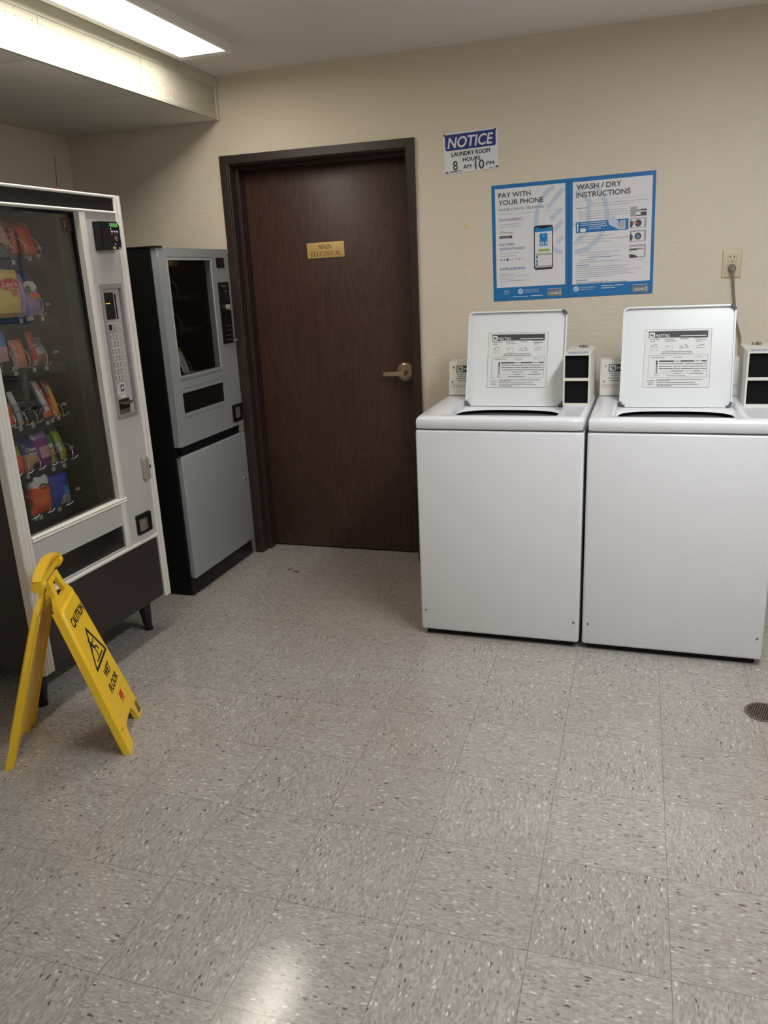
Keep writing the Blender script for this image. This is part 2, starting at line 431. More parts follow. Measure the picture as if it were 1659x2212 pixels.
def disc(cx, cy, r, n=20, ry=None):
    ry = r if ry is None else ry
    return [(cx + r * math.cos(2 * PI * k / n), cy + ry * math.sin(2 * PI * k / n)) for k in range(n)]
# ------------------------------------------------------------------ camera
cam_d = bpy.data.cameras.new('camera'); cam = bpy.data.objects.new('camera', cam_d); COL.objects.link(cam)
cam.location = (0.78754, -2.66526, 1.47365)
cam.rotation_euler = (math.radians(73.31348), math.radians(2.56546), math.radians(17.19928))
cam_d.sensor_fit = 'HORIZONTAL'; cam_d.sensor_width = 36.0; cam_d.lens = 1721.514 / 1659 * 36.0
cam_d.clip_start = 0.05
scene.camera = cam

# ------------------------------------------------------------------ room shell
XL, XR, YB, YF, ZC = -2.09, 2.9, 1.171, -4.7, 2.412
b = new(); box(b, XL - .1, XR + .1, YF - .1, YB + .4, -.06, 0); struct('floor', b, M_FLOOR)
b = new(); box(b, XL - .1, XR + .1, YF - .1, YB + .25, ZC, ZC + .06); struct('ceiling', b, M_CEIL)
fy = lambda u, v, w: (u, w, v)
DX0, DX1, DZ1 = -1.172, -0.273, 2.018          # door opening
b = new(); holed(b, XL - .1, XR + .1, 0, ZC, [(DX0 - .02, DX1 + .02, -1, DZ1 + .015)], YB, YB + .22, fy)
struct('wall_back', b, M_WALL)
b = new(); box(b, XL - .1, XL, YF, YB, 0, ZC); struct('wall_left', b, M_WALL)
b = new(); box(b, XR, XR + .1, YF, YB, 0, ZC); struct('wall_right', b, M_WALL)
b = new(); box(b, XL - .1, XR + .1, YF - .1, YF, 0, ZC); struct('wall_front', b, M_WALL)
M_COVE = mat('grey_cove_base', rgb(150, 140, 130), 0.5)
for k, (x0, x1) in enumerate(((XL, -1.2187), (-0.2276, XR))):
    b = new(); box(b, x0, x1, YB - .006, YB, 0, .1, .002)
    struct('baseboard_back', b, M_COVE)
b = new(); box(b, XL, XL + .006, YF, YB - .006, 0, .1, .002); struct('baseboard_left', b, M_COVE)

# soffit over the vending machines
sof = bpy.data.objects.new('trim_1', None); COL.objects.link(sof); sof['kind'] = 'structure'
SX, SZ0 = -1.203, 2.22
seams = [YF, -2.51, -1.9, -1.29, -0.68, -0.07, 0.538, YB]
for y0, y1 in zip(seams, seams[1:]):
    b = new(); box(b, SX - .016, SX - .003, y0 + .0012, y1 - .0012, SZ0 + .018, 2.366, .002); obj('face_panel', b, M_TILE, sof)
b = new(); box(b, SX - .016, SX + .002, YF, YB, 2.363, ZC, .002); obj('top_strip', b, M_SOFW, sof)
b = new(); box(b, SX - .016, SX, YF, YB, SZ0 - .001, SZ0 + .022, .002); obj('edge_strip', b, M_SOFW, sof)
b = new(); box(b, SX - .02, SX + .0045, YB - .022, YB, SZ0 - .002, ZC, .002); obj('end_strip', b, M_SOFW, sof)
us = [YF, -2.57, -1.96, -1.35, -0.74, -0.12, 0.505, YB]
for y0, y1 in zip(us, us[1:]):
    b = new(); box(b, XL, SX - .016, y0 + .003, y1 - .003, SZ0, SZ0 + .012, .002); obj('underside_board', b, M_SOFU, sof)
b = new()
for y in us[1:-1]: box(b, XL, SX - .016, y - .006, y + .006, SZ0 + .004, SZ0 + .014)
obj('joint_strip', b, mat('soffit_joint', rgb(176, 168, 152), 0.8), sof)

# ceiling lights (surface-mounted, flat prismatic diffuser)
def ceiling_light(x0, x1, y0, y1, label, lens, group='ceiling lights'):
    t = thing('ceiling_light', label, 'ceiling light', ((x0 + x1) / 2, (y0 + y1) / 2, ZC), group=group)
    hx, hy = (x1 - x0) / 2, (y1 - y0) / 2; zb = 2.379 - ZC
    b = new()
    outer = rrect(-hx, hx, -hy, hy, .004, 2); i1 = rrect(-hx + .034, hx - .014, -hy + .05, hy - .05, .003, 2)
    n = len(outer)
    loops = [[b.verts.new((u, v, z)) for u, v in L] for L, z in ((outer, 0), (outer, zb + .008), (rrect(-hx + .006, hx - .004, -hy + .006, hy - .006, .004, 2), zb), (i1, zb + .0005), (i1, zb + .027))]
    for A, B in zip(loops, loops[1:]):
        for i in range(n): b.faces.new((A[i], A[(i + 1) % n], B[(i + 1) % n], B[i]))
    obj('frame', b, M_FIX, t)
    b = new(); box(b, -hx + .0345, hx - .0145, -hy + .0505, hy - .0505, zb + .008, zb + .013); obj('diffuser', b, lens, t)
    return t
ceiling_light(-1.136, -0.878, -0.60, 0.732, 'lit white ceiling light fixture close beside the soffit, in view at top left', M_LENS)
ceiling_light(1.06, 1.32, -1.35, -0.02, 'white ceiling light fixture above the floor drain in front of the washers', M_LENS2)
ceiling_light(0.45, 0.71, -4.1, -2.8, 'white ceiling light fixture at the camera end of the room', M_LENS3)

ceiling_light(2.2, 2.46, -2.6, -1.3, 'added ceiling light out of view near the right wall, brightening the left side', M_LENS3)  # added unseen fixture, brightens the machine fronts and the wall under the soffit

# ------------------------------------------------------------------ door
fr = bpy.data.objects.new('trim_2', None); COL.objects.link(fr); fr['kind'] = 'structure'
# casing profile swept around three sides: face, return, stop
def jamb(bm, prof):
    """prof: list of (inset from outer edge, y); mitred over left, top, right"""
    X0, X1, Z1 = -1.2187, -0.2276, 2.0575
    L = [[bm.verts.new((X0 + i, y, 0)) for i, y in prof], [bm.verts.new((X0 + i, y, Z1 - i)) for i, y in prof],
         [bm.verts.new((X1 - i, y, Z1 - i)) for i, y in prof], [bm.verts.new((X1 - i, y, 0)) for i, y in prof]]
    n = len(prof)
    for A, B in zip(L, L[1:]):
        for k in range(n): bm.faces.new((A[k], A[(k + 1) % n], B[(k + 1) % n], B[k]))
    bm.faces.new(L[0]); bm.faces.new(list(reversed(L[-1])))
prof = [(0, YB), (0, 1.1565), (.002, 1.155), (.036, 1.155), (.040, 1.157), (.040, 1.166), (.046, 1.169), (.046, 1.225), (.0475, 1.227), (.060, 1.227), (.062, 1.229), (.062, 1.296), (.046, 1.296), (.046, 1.34), (.03, 1.34), (.03, YB)]
b = new(); jamb(b, prof); obj('door_frame', b, M_FRAME, fr, angle=25)
d = bpy.data.objects.new('door_1', None); COL.objects.link(d); d.location = (-1.170, 1.298, 0); d['kind'] = 'structure'
DXO = -1.170; DY = 1.298
b = new(); box(b, 0, -.276 - DXO, 0, .04, .008, 2.007, .002); obj('door_leaf', b, M_WOOD, d)
b = new(); hx, hz = -.346 - DXO, .985
cyl(b, (hx, 0, hz), (hx, -.006, hz), .046, .046, 40); cyl(b, (hx, -.006, hz), (hx, -.013, hz), .045, .036, 40)
cyl(b, (hx, -.013, hz), (hx, -.05, hz), .017, .0145, 24)
hd = obj('door_handle', b, M_BRONZE, d)
b = new()
pts = []
for k in range(13):
    s = k / 12; w = .0125 - .0035 * s; pts.append((hx + .012 - .115 * s, w))
poly = [(x, hz - .001 - .004 * i / 12 + w) for i, (x, w) in enumerate(pts)] + [(x, hz - .001 - .004 * (12 - i) / 12 - w) for i, (x, w) in enumerate(reversed(pts))]
prism(b, poly, -.066, -.05, lambda u, v, w: (u, w, v))
bmesh.ops.bevel(b, geom=[e for e in b.edges if abs(e.verts[0].co.y - e.verts[1].co.y) < 1e-5], offset=.005, segments=3, affect='EDGES', profile=.6)
obj('lever', b, M_BRONZE, hd)
b = new(); cyl(b, (hx, -.05, hz), (hx, -.069, hz), .0115, .0105, 24); obj('key_cylinder', b, mat('pale_brass', rgb(214, 200, 170), .25, 1.0), hd)
b = new(); box(b, hx - .0012, hx + .0012, -.0694, -.0688, hz - .006, hz + .004); obj('key_slot', b, M_BLACK, hd)
# door number plate
np_ = thing('nameplate', 'gold engraved plate reading MAIN ELECTRICAL on the brown door', 'sign', (-.742, DY, 1.599), (0, math.radians(-.6), 0))
b = new(); box(b, -.1005, .1005, -.003, 0, -.0375, .0375, .0015); obj('plate', b, M_GOLD, np_)
pl = Plane((0, -.003, 0), (1, 0, 0), (0, 0, 1))
# serif capitals drawn as strokes: unit cell 0..1 high
def serif(ch, x, y, h, wd):
    T, t, sf = .15 * h, .055 * h, .10 * h; P = []
    def V(u, th=T): P.append([(x + u * wd - th / 2, y), (x + u * wd + th / 2, y), (x + u * wd + th / 2, y + h), (x + u * wd - th / 2, y + h)])
    def Hh(u0, u1, v, th=t): P.append([(x + u0 * wd, y + v * h - th / 2), (x + u1 * wd, y + v * h - th / 2), (x + u1 * wd, y + v * h + th / 2), (x + u0 * wd, y + v * h + th / 2)])
    def S(u, v): P.append([(x + u * wd - T / 2 - sf, y + v * h - (0 if v < .5 else t)), (x + u * wd + T / 2 + sf, y + v * h - (0 if v < .5 else t)), (x + u * wd + T / 2 + sf, y + v * h + (t if v < .5 else 0)), (x + u * wd - T / 2 - sf, y + v * h + (t if v < .5 else 0))])
    def D(a, c, th): P.extend(stroke([(x + a[0] * wd, y + a[1] * h), (x + c[0] * wd, y + c[1] * h)], th))
    def arc(cu, cv, ru, rv, a0, a1, th0, th1=None):
        n = 10
        for k in range(n):
            A0 = math.radians(a0 + (a1 - a0) * k / n); A1 = math.radians(a0 + (a1 - a0) * (k + 1) / n)
            am = (A0 + A1) / 2; th = t + (T - t) * abs(math.cos(am))
            P.extend(stroke([(x + (cu + ru * math.cos(A0)) * wd, y + (cv + rv * math.sin(A0)) * h), (x + (cu + ru * math.cos(A1)) * wd, y + (cv + rv * math.sin(A1)) * h)], th))
    if ch == 'M': V(.12, t); V(.88); D((.14, 1), (.5, .02), T); D((.5, .02), (.88, 1), t); S(.12, 0); S(.88, 0); S(.06, 1); S(.92, 1)
    elif ch == 'A': D((.5, 1), (.08, 0), t * 1.3); D((.48, 1), (.92, 0), T); Hh(.26, .74, .34); S(.08, 0); S(.92, 0)
    elif ch == 'I': V(.5); S(.5, 0); S(.5, 1)
    elif ch == 'N': V(.14, t * 1.2); V(.86, t * 1.2); D((.14, 1), (.86, 0), T); S(.14, 0); S(.08, 1); S(.86, 1)
    elif ch == 'E': V(.2); Hh(.1, .92, .975); Hh(.2, .7, .52); Hh(.1, .95, .025); P.append([(x + .87 * wd, y), (x + .95 * wd, y), (x + .95 * wd, y + .24 * h), (x + .91 * wd, y + .24 * h)]); P.append([(x + .85 * wd, y + h), (x + .92 * wd, y + h), (x + .92 * wd, y + .8 * h), (x + .89 * wd, y + .8 * h)]); S(.2, 0); S(.2, 1)
    elif ch == 'L': V(.2); Hh(.1, .95, .025); P.append([(x + .86 * wd, y), (x + .95 * wd, y), (x + .95 * wd, y + .28 * h), (x + .91 * wd, y + .28 * h)]); S(.2, 0); S(.2, 1)
    elif ch == 'C': arc(.54, .5, .44, .48, 40, 320, t); P.append([(x + .84 * wd, y + .7 * h), (x + .94 * wd, y + .7 * h), (x + .92 * wd, y + 1.0 * h), (x + .86 * wd, y + .9 * h)])
    elif ch == 'T': V(.5); Hh(.05, .95, .97); S(.5, 0); P.append([(x + .05 * wd, y + h), (x + .13 * wd, y + h), (x + .09 * wd, y + .74 * h), (x + .05 * wd, y + .74 * h)]); P.append([(x + .87 * wd, y + h), (x + .95 * wd, y + h), (x + .95 * wd, y + .74 * h), (x + .91 * wd, y + .74 * h)])
    elif ch == 'R': V(.2); arc(.42, .75, .36, .24, -90, 90, t); Hh(.2, .45, .98); Hh(.2, .45, .51); D((.5, .5), (.95, .0), T); S(.2, 0); S(.2, 1)
    return P
polys = []
for word, cx, y, h in (('MAIN', -.001, .006, .020), ('ELECTRICAL', .001, -.0275, .020)):
    ws = [{'M': .95, 'I': .42, 'N': .9, 'A': .9, 'C': .85, 'E': .75, 'L': .72, 'T': .78, 'R': .82}[c] * h for c in word]
    gap = .0013; tot = sum(ws) + gap * (len(word) - 1); x = cx - tot / 2
    for c, wd in zip(word, ws): polys += serif(c, x, y, h, wd); x += wd + gap
flat('lettering', pl, polys, M_PLBR, np_, .0001, .0003)

# ------------------------------------------------------------------ things on the back wall
# notice sign
ns = thing('notice_sign', 'white and blue NOTICE laundry room hours sign high on the wall right of the door', 'sign', (.0315, YB, 1.980), (0, math.radians(-1.9), 0))
nw, nh = .246, .169
b = new(); prism(b, rrect(-nw / 2, nw / 2, -nh / 2, nh / 2, .008), -.003, 0, fy); obj('sign_board', b, M_SIGNW, ns)
pl = Plane((-nw / 2, -.003, nh / 2), (1, 0, 0), (0, 0, 1))       # u right, v up from the top left corner
U = lambda u: u * nw; V = lambda v: -v * nh
flat('blue_header', pl, [rrect(U(.035), U(.965), V(.435), V(.045), .008)], M_NAVY, ns, .0001)
text('lettering', 'NOTICE', pl, U(.5), V(.375), .046, M_SIGNW, ns, U(.84), .022, 'C', .22)
text('lettering', 'LAUNDRY ROOM', pl, U(.5), V(.585), .018, M_INK, ns, U(.71), .022, 'C')
text('lettering', 'HOURS', pl, U(.51), V(.735), .0165, M_INK, ns, U(.32), .022, 'C')
text('lettering', '8', pl, U(.205), V(.925), .04, M_INK, ns, U(.085), .008, 'C')
text('lettering', 'AM', pl, U(.425), V(.915), .0175, M_INK, ns, U(.145), .014, 'C')
text('lettering', '10', pl, U(.655), V(.965), .04, M_INK, ns, U(.165), .006, 'C')
text('lettering', 'PM', pl, U(.85), V(.9), .0175, M_INK, ns, U(.14), .014, 'C')
flat('rule', pl, [(U(.1), U(.335), V(.962), V(.948)), (U(.535), U(.56), V(.862), V(.846)), (U(.83), U(.96), V(.965), V(.957)), (U(.06), U(.24), V(.982), V(.976)), (U(.585), U(.75), V(.905), V(.897))], M_INK, ns)
for u, v in ((.03, .05), (.965, .05), (.04, .965), (.97, .955)):
    b = new(); prism(b, disc(U(u), V(v), .0042, 14), .0002, .002, pl); obj('screw', b, M_BLACK, ns)

# wash and pay poster
pw, ph = .704, .5045
po = thing('instruction_poster', 'blue bordered wash and phone payment instruction poster on the wall above the washers', 'poster', (.1235, YB - .0005, 1.8275), (0, math.radians(-1.0), 0))
b = new(); prism(b, [(0, -ph), (pw, -ph), (pw, 0), (0, 0)], -.0012, 0, fy); obj('sheet', b, M_PBLUE, po)
FU = .3425                                                         # fold
pl = Plane((0, -.0012, 0), (1, 0, 0), (0, 0, 1))
LP = (.0155, .3265, -.4445, -.0165); RP = (.3585, .691, -.4485, -.0175)
lp = flat('left_page', pl, [LP], M_PAPER, po, .0001, .0002)
rp = flat('right_page', pl, [RP], M_PAPER, po, .0001, .0002)
flat('fold_line', pl, [(FU - .0025, FU + .0015, -ph, 0)], mat('poster_blue_crease', rgb(16, 90, 150), .5), po, .0001, .0002)
# watermark: ring with a slanted stripe device, printed over both pages
wm = []
cx, cy = .352, -.158
for k in range(72):
    a0, a1 = 2 * PI * k / 72, 2 * PI * (k + 1) / 72
    q = [(cx + r * math.cos(a), cy + r * math.sin(a) * 1.0) for r, a in ((.143, a0), (.163, a0), (.163, a1), (.143, a1))]
    wm.append(q)
for (x0, y0), (x1, y1) in (((-.105, .045), (.0, .155)), ((-.09, -.005), (.06, .125)), ((-.085, -.06), (-.02, .0)), ((-.02, .0), (.03, -.045)), ((-.06, -.105), (.02, -.03)), ((.03, .11), (.09, .04)), ((.075, .07), (.075, -.06)), ((.0, -.13), (.085, -.05))):
    n = 12
    for k in range(n):
        wm += stroke([(cx + x0 + (x1 - x0) * k / n, cy + y0 + (y1 - y0) * k / n), (cx + x0 + (x1 - x0) * (k + 1) / n, cy + y0 + (y1 - y0) * (k + 1) / n)], .019)
inside = lambda q, R: all(R[0] < x < R[1] and R[2] < y < R[3] for x, y in q)
flat('watermark', pl, [q for q in wm if inside(q, LP)], M_WATER, lp, .0004, .0001)
flat('watermark', pl, [q for q in wm if inside(q, RP)], M_WATER, rp, .0004, .0001)
lu, lv = .345, .5045
A = lambda u: u * lu; B = lambda v: -v * lv
W7 = .0007
text('lettering', 'PAY WITH', pl, A(.092), B(.108), .0215, M_DGREY, lp, A(.415), .016, w=W7)
text('lettering', 'YOUR PHONE', pl, A(.092), B(.170), .0215, M_DGREY, lp, A(.575), .016, w=W7)
text('lettering', 'PAGUE CON SU TELEFONO', pl, A(.092), B(.2175), .0098, M_MGREY, lp, A(.59), .014, w=W7)
text('lettering', 'FAST/RÁPIDO', pl, A(.092), B(.306), .0108, M_PBLUE2, lp, A(.305), .018, w=W7)
text('lettering', 'SECURE/', pl, A(.092), B(.516), .0108, M_PBLUE2, lp, A(.195), .018, w=W7)
text('lettering', 'GARANTIZADO', pl, A(.092), B(.553), .0108, M_PBLUE2, lp, A(.335), .018, w=W7)
text('lettering', 'SIMPLE/SIMPLE', pl, A(.092), B(.728), .0108, M_PBLUE2, lp, A(.335), .018, w=W7)
def lines(rows, conv=lambda u, v: (u, v), th=.0021, seed=1):
    rnd = random.Random(seed); out = []
    for u0, u1, v in rows:
        x0, y = conv(u0, v); x1, _ = conv(u1, v); x = x0
        while x < x1:
            wl = rnd.uniform(.005, .016); e = min(x + wl, x1); out.append((x, e, y - th / 2, y + th / 2)); x = e + .0012
    return out
cl = lambda u, v: (A(u), B(v))
flat('fine_print', pl, lines([(.092, .36, .335), (.092, .39, .357), (.092, .36, .583), (.092, .32, .606), (.092, .30, .765), (.092, .47, .783), (.092, .27, .806), (.092, .48, .824)], cl), M_LINE, lp, W7)
flat('rule', pl, [(A(.092), A(.86), B(.2485), B(.2465))], M_LINE, lp, W7)
GREEN = mat('lime_green_ink', rgb(150, 186, 66), .5)
ring = [disc(A(.128), B(.403), .0075, 20)]
flat('round_logo', pl, ring, GREEN, lp, W7); flat('round_logo_centre', pl, [disc(A(.128), B(.403), .0045, 16)], M_PAPER, lp, .0011, .0001)
text('lettering', 'PayRange', pl, A(.16), B(.409), .0062, M_MGREY, lp, A(.115), .004, w=W7)
flat('app_badge', pl, [(A(.092), A(.262), B(.4525), B(.4325))], M_BLACK, lp, W7)
flat('badge_print', pl, [(A(.115), A(.165), B(.4445), B(.4415)), (A(.195), A(.245), B(.4445), B(.4415)), disc(A(.103), B(.443), .002, 8), disc(A(.183), B(.443), .002, 8)], M_PAPER, lp, .0011, .0001)
flat('payment_mark', pl, [disc(A(.108), B(.638), .0036, 12), disc(A(.35), B(.638), .003, 12), (A(.305), A(.315), B(.636), B(.625))], M_RED, lp, W7)
flat('payment_mark', pl, [(A(.182), A(.208), B(.648), B(.626)), (A(.14), A(.165), B(.641), B(.634))], mat('navy_ink', rgb(48, 76, 150), .5), lp, W7)
flat('payment_mark', pl, lines([(.215, .28, .637), (.37, .42, .636)], cl), M_LINE, lp, W7)
# pictured phone
px0, px1, pz0, pz1 = A(.545), A(.79), B(.742), B(.366)
ph_ = flat('pictured_phone', pl, [rrect(px0, px1, pz0, pz1, .0105)], mat('phone_body_ink', rgb(44, 30, 46), .4), po, W7)
sc = (px0 + .0042, px1 - .0042, pz0 + .0045, pz1 - .0045)
def S4(u0, u1, v0, v1): return (sc[0] + u0 * (sc[1] - sc[0]), sc[0] + u1 * (sc[1] - sc[0]), sc[3] - v1 * (sc[3] - sc[2]), sc[3] - v0 * (sc[3] - sc[2]))
W9 = .0011
SKY = mat('sky_blue_ink', rgb(20, 128, 196), .5)
flat('phone_screen', pl, [S4(0, 1, .02, .98)], M_PAPER, ph_, W9)
flat('screen_header', pl, [S4(0, 1, .02, .125)], SKY, ph_, .0015)
flat('screen_notch', pl, [S4(.25, .75, 0, .045)], M_BLACK, ph_, .0019)
flat('screen_tile', pl, [S4(.28, .74, .165, .455)], SKY, ph_, .0015)
flat('tile_logo', pl, [disc((S4(.51, 1, 0, 0))[0], S4(0, 0, .225, .225)[2], .0055, 16)], mat('tile_logo_ink', rgb(90, 170, 214), .5), ph_, .0019, .0001)
text('lettering', '01', pl, S4(.51, 1, 0, 0)[0], S4(0, 0, .43, .43)[2], .0135, M_PAPER, ph_, .026, .03, 'C', w=.0019)
flat('screen_button', pl, [rrect(*S4(.2, .86, .535, .59), .002)], GREEN, ph_, .0015)
flat('screen_list', pl, [S4(.04, .98, .635, .68), S4(0, 1, .93, .98)], M_LINE, ph_, .0015)
flat('list_icon', pl, [S4(.07, .17, .69, .755), S4(.07, .17, .79, .85), S4(.07, .17, .87, .92)], SKY, ph_, .0015)
flat('list_print', pl, [S4(.22, .46, .71, .72), S4(.22, .5, .81, .82), S4(.22, .9, .765, .77), S4(.22, .9, .86, .865)], M_LINE, ph_, .0015)
# footers
flat('footer_print', pl, [(A(.14), A(.215), B(.915), B(.910)), (A(.14), A(.21), B(.929), B(.924)), (A(.14), A(.195), B(.943), B(.938))], M_WATER, lp, .0003)
def footer(u, v, textu, wd):
    flat('round_logo', pl, [disc(u, v, .0122, 24)], M_WATER, po, .0003)
    flat('logo_stripe', pl, [q for q in stroke([(u - .007, v - .004), (u + .002, v + .007)], .0022) + stroke([(u - .003, v - .007), (u + .007, v + .004)], .0022)], SKY, po, .0007, .0001)
    text('lettering', 'HAINSWORTH', pl, textu, v + .001, .0068, M_WATER, po, wd, .003, w=.0003)
    flat('footer_print', pl, lines([(textu, textu + wd * .96, v - .0045)], th=.0016), M_WATER, po, .0003)
footer(A(.362), B(.922), A(.405), A(.2))
flat('footer_print', pl, lines([(A(.262), A(.46), B(.968)), (A(.5), A(.66), B(.966))], th=.0028, seed=4), M_PAPER, po, .0003)
M_TAG = mat('footer_tag_grey', rgb(120, 122, 130), .5)
for x0, y1 in ((A(.712), B(.9225)), (.6185, -.4685)):
    flat('machine_tag', pl, [rrect(x0, x0 + .067, y1 - .0285, y1, .003)], M_TAG, po, .0003)
    flat('tag_edge', pl, [rrect(x0 + .053, x0 + .064, y1 - .025, y1 - .0035, .001)], M_LINE, po, .0007, .0001)
    text('lettering', '12345', pl, x0 + .007, y1 - .020, .0105, M_PAPER, po, .042, .02, w=.0007)
    flat('footer_print', pl, lines([(x0 + .001, x0 + .066, y1 + .005)], th=.0022, seed=9), M_WATER, po, .0003)
# right page
A2 = lambda u: .3425 + u * .362; B2 = lambda v: -v * .507; c2 = lambda u, v: (A2(u), B2(v))
text('lettering', 'WASH / DRY', pl, A2(.088), B2(.098), .0225, M_DGREY, rp, .362 * .52, .016, w=W7)
text('lettering', 'INSTRUCTIONS', pl, A2(.088), B2(.163), .0225, M_DGREY, rp, .362 * .625, .016, w=W7)
flat('rule', pl, [(A2(.085), A2(.91), B2(.1925), B2(.191)), (A2(.085), A2(.71), B2(.5865), B2(.585)), (A2(.085), A2(.9), B2(.708), B2(.7065)), (A2(.235), A2(.24), B2(.262), B2(.232))], M_LINE, rp, W7)
flat('fine_print', pl, lines([(.275, .92, .221), (.275, .75, .241), (.12, .68, .283), (.12, .72, .302), (.12, .70, .322), (.12, .45, .341), (.1, .52, .487), (.12, .71, .512), (.12, .5, .535), (.1, .25, .605), (.12, .6, .622), (.12, .48, .642), (.42, .63, .662), (.12, .33, .68), (.12, .6, .698),
     (.09, .72, .742), (.09, .66, .758), (.09, .86, .775), (.09, .74, .793), (.09, .78, .81), (.09, .53, .827), (.09, .47, .868)], c2, .0023, 3), M_LINE, rp, W7)
flat('bold_print', pl, lines([(.09, .22, .25), (.24, .5, .662), (.09, .25, .725), (.09, .23, .852), (.09, .7, .884 - .005)], c2, .0031, 5), M_PBLUE2, rp, W7)
bb = flat('blue_band', pl, [(A2(.085), A2(.70), B2(.452), B2(.362))], M_PBLUE, po, W7)
flat('band_print', pl, lines([(.14, .45, .375), (.14, .44, .391), (.235, .45, .407), (.235, .38, .424)], c2, .0027, 6) + [(A2(.1), A2(.112), B2(.442), B2(.372)), disc(A2(.17), B2(.431), .014, 18, .0085)], M_PAPER, bb, W9)
flat('pictured_jug', pl, [[(A2(.46), B2(.37)), (A2(.58), B2(.37)), (A2(.60), B2(.42)), (A2(.67), B2(.445)), (A2(.595), B2(.448)), (A2(.48), B2(.405))], disc(A2(.51), B2(.358), .0185, 20, .011), (A2(.6), A2(.665), B2(.44), B2(.375))], M_WATER, bb, .0015)
flat('pictured_jug_shade', pl, [(A2(.606), A2(.655), B2(.432), B2(.383)), [(A2(.55), B2(.39)), (A2(.6), B2(.4)), (A2(.625), B2(.435)), (A2(.6), B2(.44))]], mat('jug_shade_ink', rgb(176, 176, 178), .6), bb, .0019, .0001)
M_PH1 = mat('thumbnail_grey', rgb(168, 168, 172), .6); M_PH2 = mat('thumbnail_dark', rgb(78, 76, 80), .6); M_SKIN = mat('thumbnail_skin', rgb(190, 140, 122), .6)
for v0, v1, kind in ((.272, .352, 0), (.364, .446, 1), (.466, .556, 2), (.582, .69, 3)):
    x0, x1, y0, y1 = A2(.718), A2(.905), B2(v1), B2(v0); w_, h_ = x1 - x0, y1 - y0
    q = lambda a, b2, c, d2: (x0 + a * w_, x0 + b2 * w_, y0 + c * h_, y0 + d2 * h_)
    tp = flat('thumbnail_picture', pl, [(x0, x1, y0, y1)], M_PH1 if kind in (0,) else M_LINE, po, W7)
    if kind == 0:
        flat('thumbnail_detail', pl, [q(.4, 1, .72, 1), q(.35, .62, .15, .45), q(.62, .98, .45, .5)], M_PAPER, tp, W9)
        flat('thumbnail_detail', pl, [q(.64, 1, .55, .68), q(.64, 1, .05, .38), q(.36, .62, .02, .12)], M_PH2, tp, W9)
    elif kind in (1, 2):
        flat('thumbnail_detail', pl, [q(.12, .86, .06, .9)], M_PAPER, tp, W9)
        flat('thumbnail_detail', pl, [disc(x0 + .5 * w_, y0 + .48 * h_, .0145, 22), [(x0, y0 + .05 * h_), (x0 + .16 * w_, y0 + .2 * h_), (x0 + .2 * w_, y0 + .5 * h_), (x0, y0 + .8 * h_)]], M_PH2, tp, .0013)
        if kind == 1: flat('thumbnail_hand', pl, [[(x0, y0 + .75 * h_), (x0 + .1 * w_, y0 + .78 * h_), (x0 + .5 * w_, y0 + .5 * h_), (x0 + .42 * w_, y0 + .38 * h_), (x0 + .1 * w_, y0 + .6 * h_)]], M_SKIN, tp, .0017)
        else:
            flat('thumbnail_detail', pl, [disc(x0 + .5 * w_, y0 + .44 * h_, .0085, 18), q(.2, .85, .92, .97)], M_PBLUE2, tp, .0017)
    else:
        flat('thumbnail_detail', pl, [q(.03, .9, .1, .86)], M_PAPER, tp, W9)
        flat('thumbnail_detail', pl, [q(0, .5, .58, .72), [(x0, y0 + .02 * h_), (x0 + .52 * w_, y0 + .02 * h_), (x0 + .4 * w_, y0 + .2 * h_), (x0 + .15 * w_, y0 + .29 * h_), (x0, y0 + .3 * h_)]], M_PH2, tp, .0013)
        flat('thumbnail_hand', pl, [q(.45, .86, .62, .74)], M_SKIN, tp, .0017)
footer(A2(.09), B2(.923), A2(.132), .068)
flat('footer_print', pl, lines([(A2(.395), A2(.655), B2(.908)), (A2(.395), A2(.56), B2(.927))], th=.0032, seed=8), M_PAPER, po, .0003)

# tape patch left of the poster
b = new(); box(b, -.009, .009, -.0022, .001, -.011, .0105, .0007); t = obj('tape_patch', b, mat('cream_foam_tape', rgb(226, 206, 154), .6), loc=(.009, YB, 1.666), rot=(0, .05, 0))
tag(t, 'small square of cream tape stuck on the wall left of the poster', 'tape')

# outlet and washer power cord
ou = thing('wall_outlet', 'ivory duplex wall outlet above the right washer', 'outlet', (1.1515, YB, 1.4475))
b = new(); box(b, -.038, .038, -.006, 0, -.059, .059, .004, 3); obj('cover_plate', b, M_IVORY, ou)
pl = Plane((0, -.006, 0), (1, 0, 0), (0, 0, 1))
for zc in (.0195, -.0195):
    b = new(); prism(b, rrect(-.0172, .0172, zc - .0142, zc + .0142, .0135, 8), .0002, .0022, pl)
    r_ = obj('receptacle', b, mat('receptacle_ivory', rgb(212, 198, 168), .4), ou)
    flat('slot', pl, [(-.0085, -.0062, zc, zc + .009), (.0062, .0085, zc, zc + .008), (-.0105, -.0042, zc + .007, zc + .009), (.0042, .0105, zc + .007, zc + .009), disc(0, zc - .0075, .0026, 10)], M_INK, r_, .0023)
    bm2 = new(); ring_prism(bm2, rrect(-.0185, .0185, zc - .0155, zc + .0155, .0145, 8), rrect(-.0172, .0172, zc - .0142, zc + .0142, .0135, 8), .0001, .0006, pl); obj('receptacle_outline', bm2, M_MGREY, ou)
b = new(); prism(b, disc(0, 0, .003, 12), .0002, .0014, pl); obj('screw', b, M_IVORY, ou)
pc = thing('power_cord', 'grey power cord plugged in the ivory outlet, hanging behind the right washer lid', 'power cord', (1.1535, YB - .0085, 1.428))
b = new(); cyl(b, (0, 0, 0), (0, -.012, 0), .0165, .0145, 20); cyl(b, (0, -.012, 0), (0, -.03, -.004), .0135, .011, 20)
ball(b, (0, -.026, -.006), .012, n=14); obj('plug', b, M_GREYC, pc)
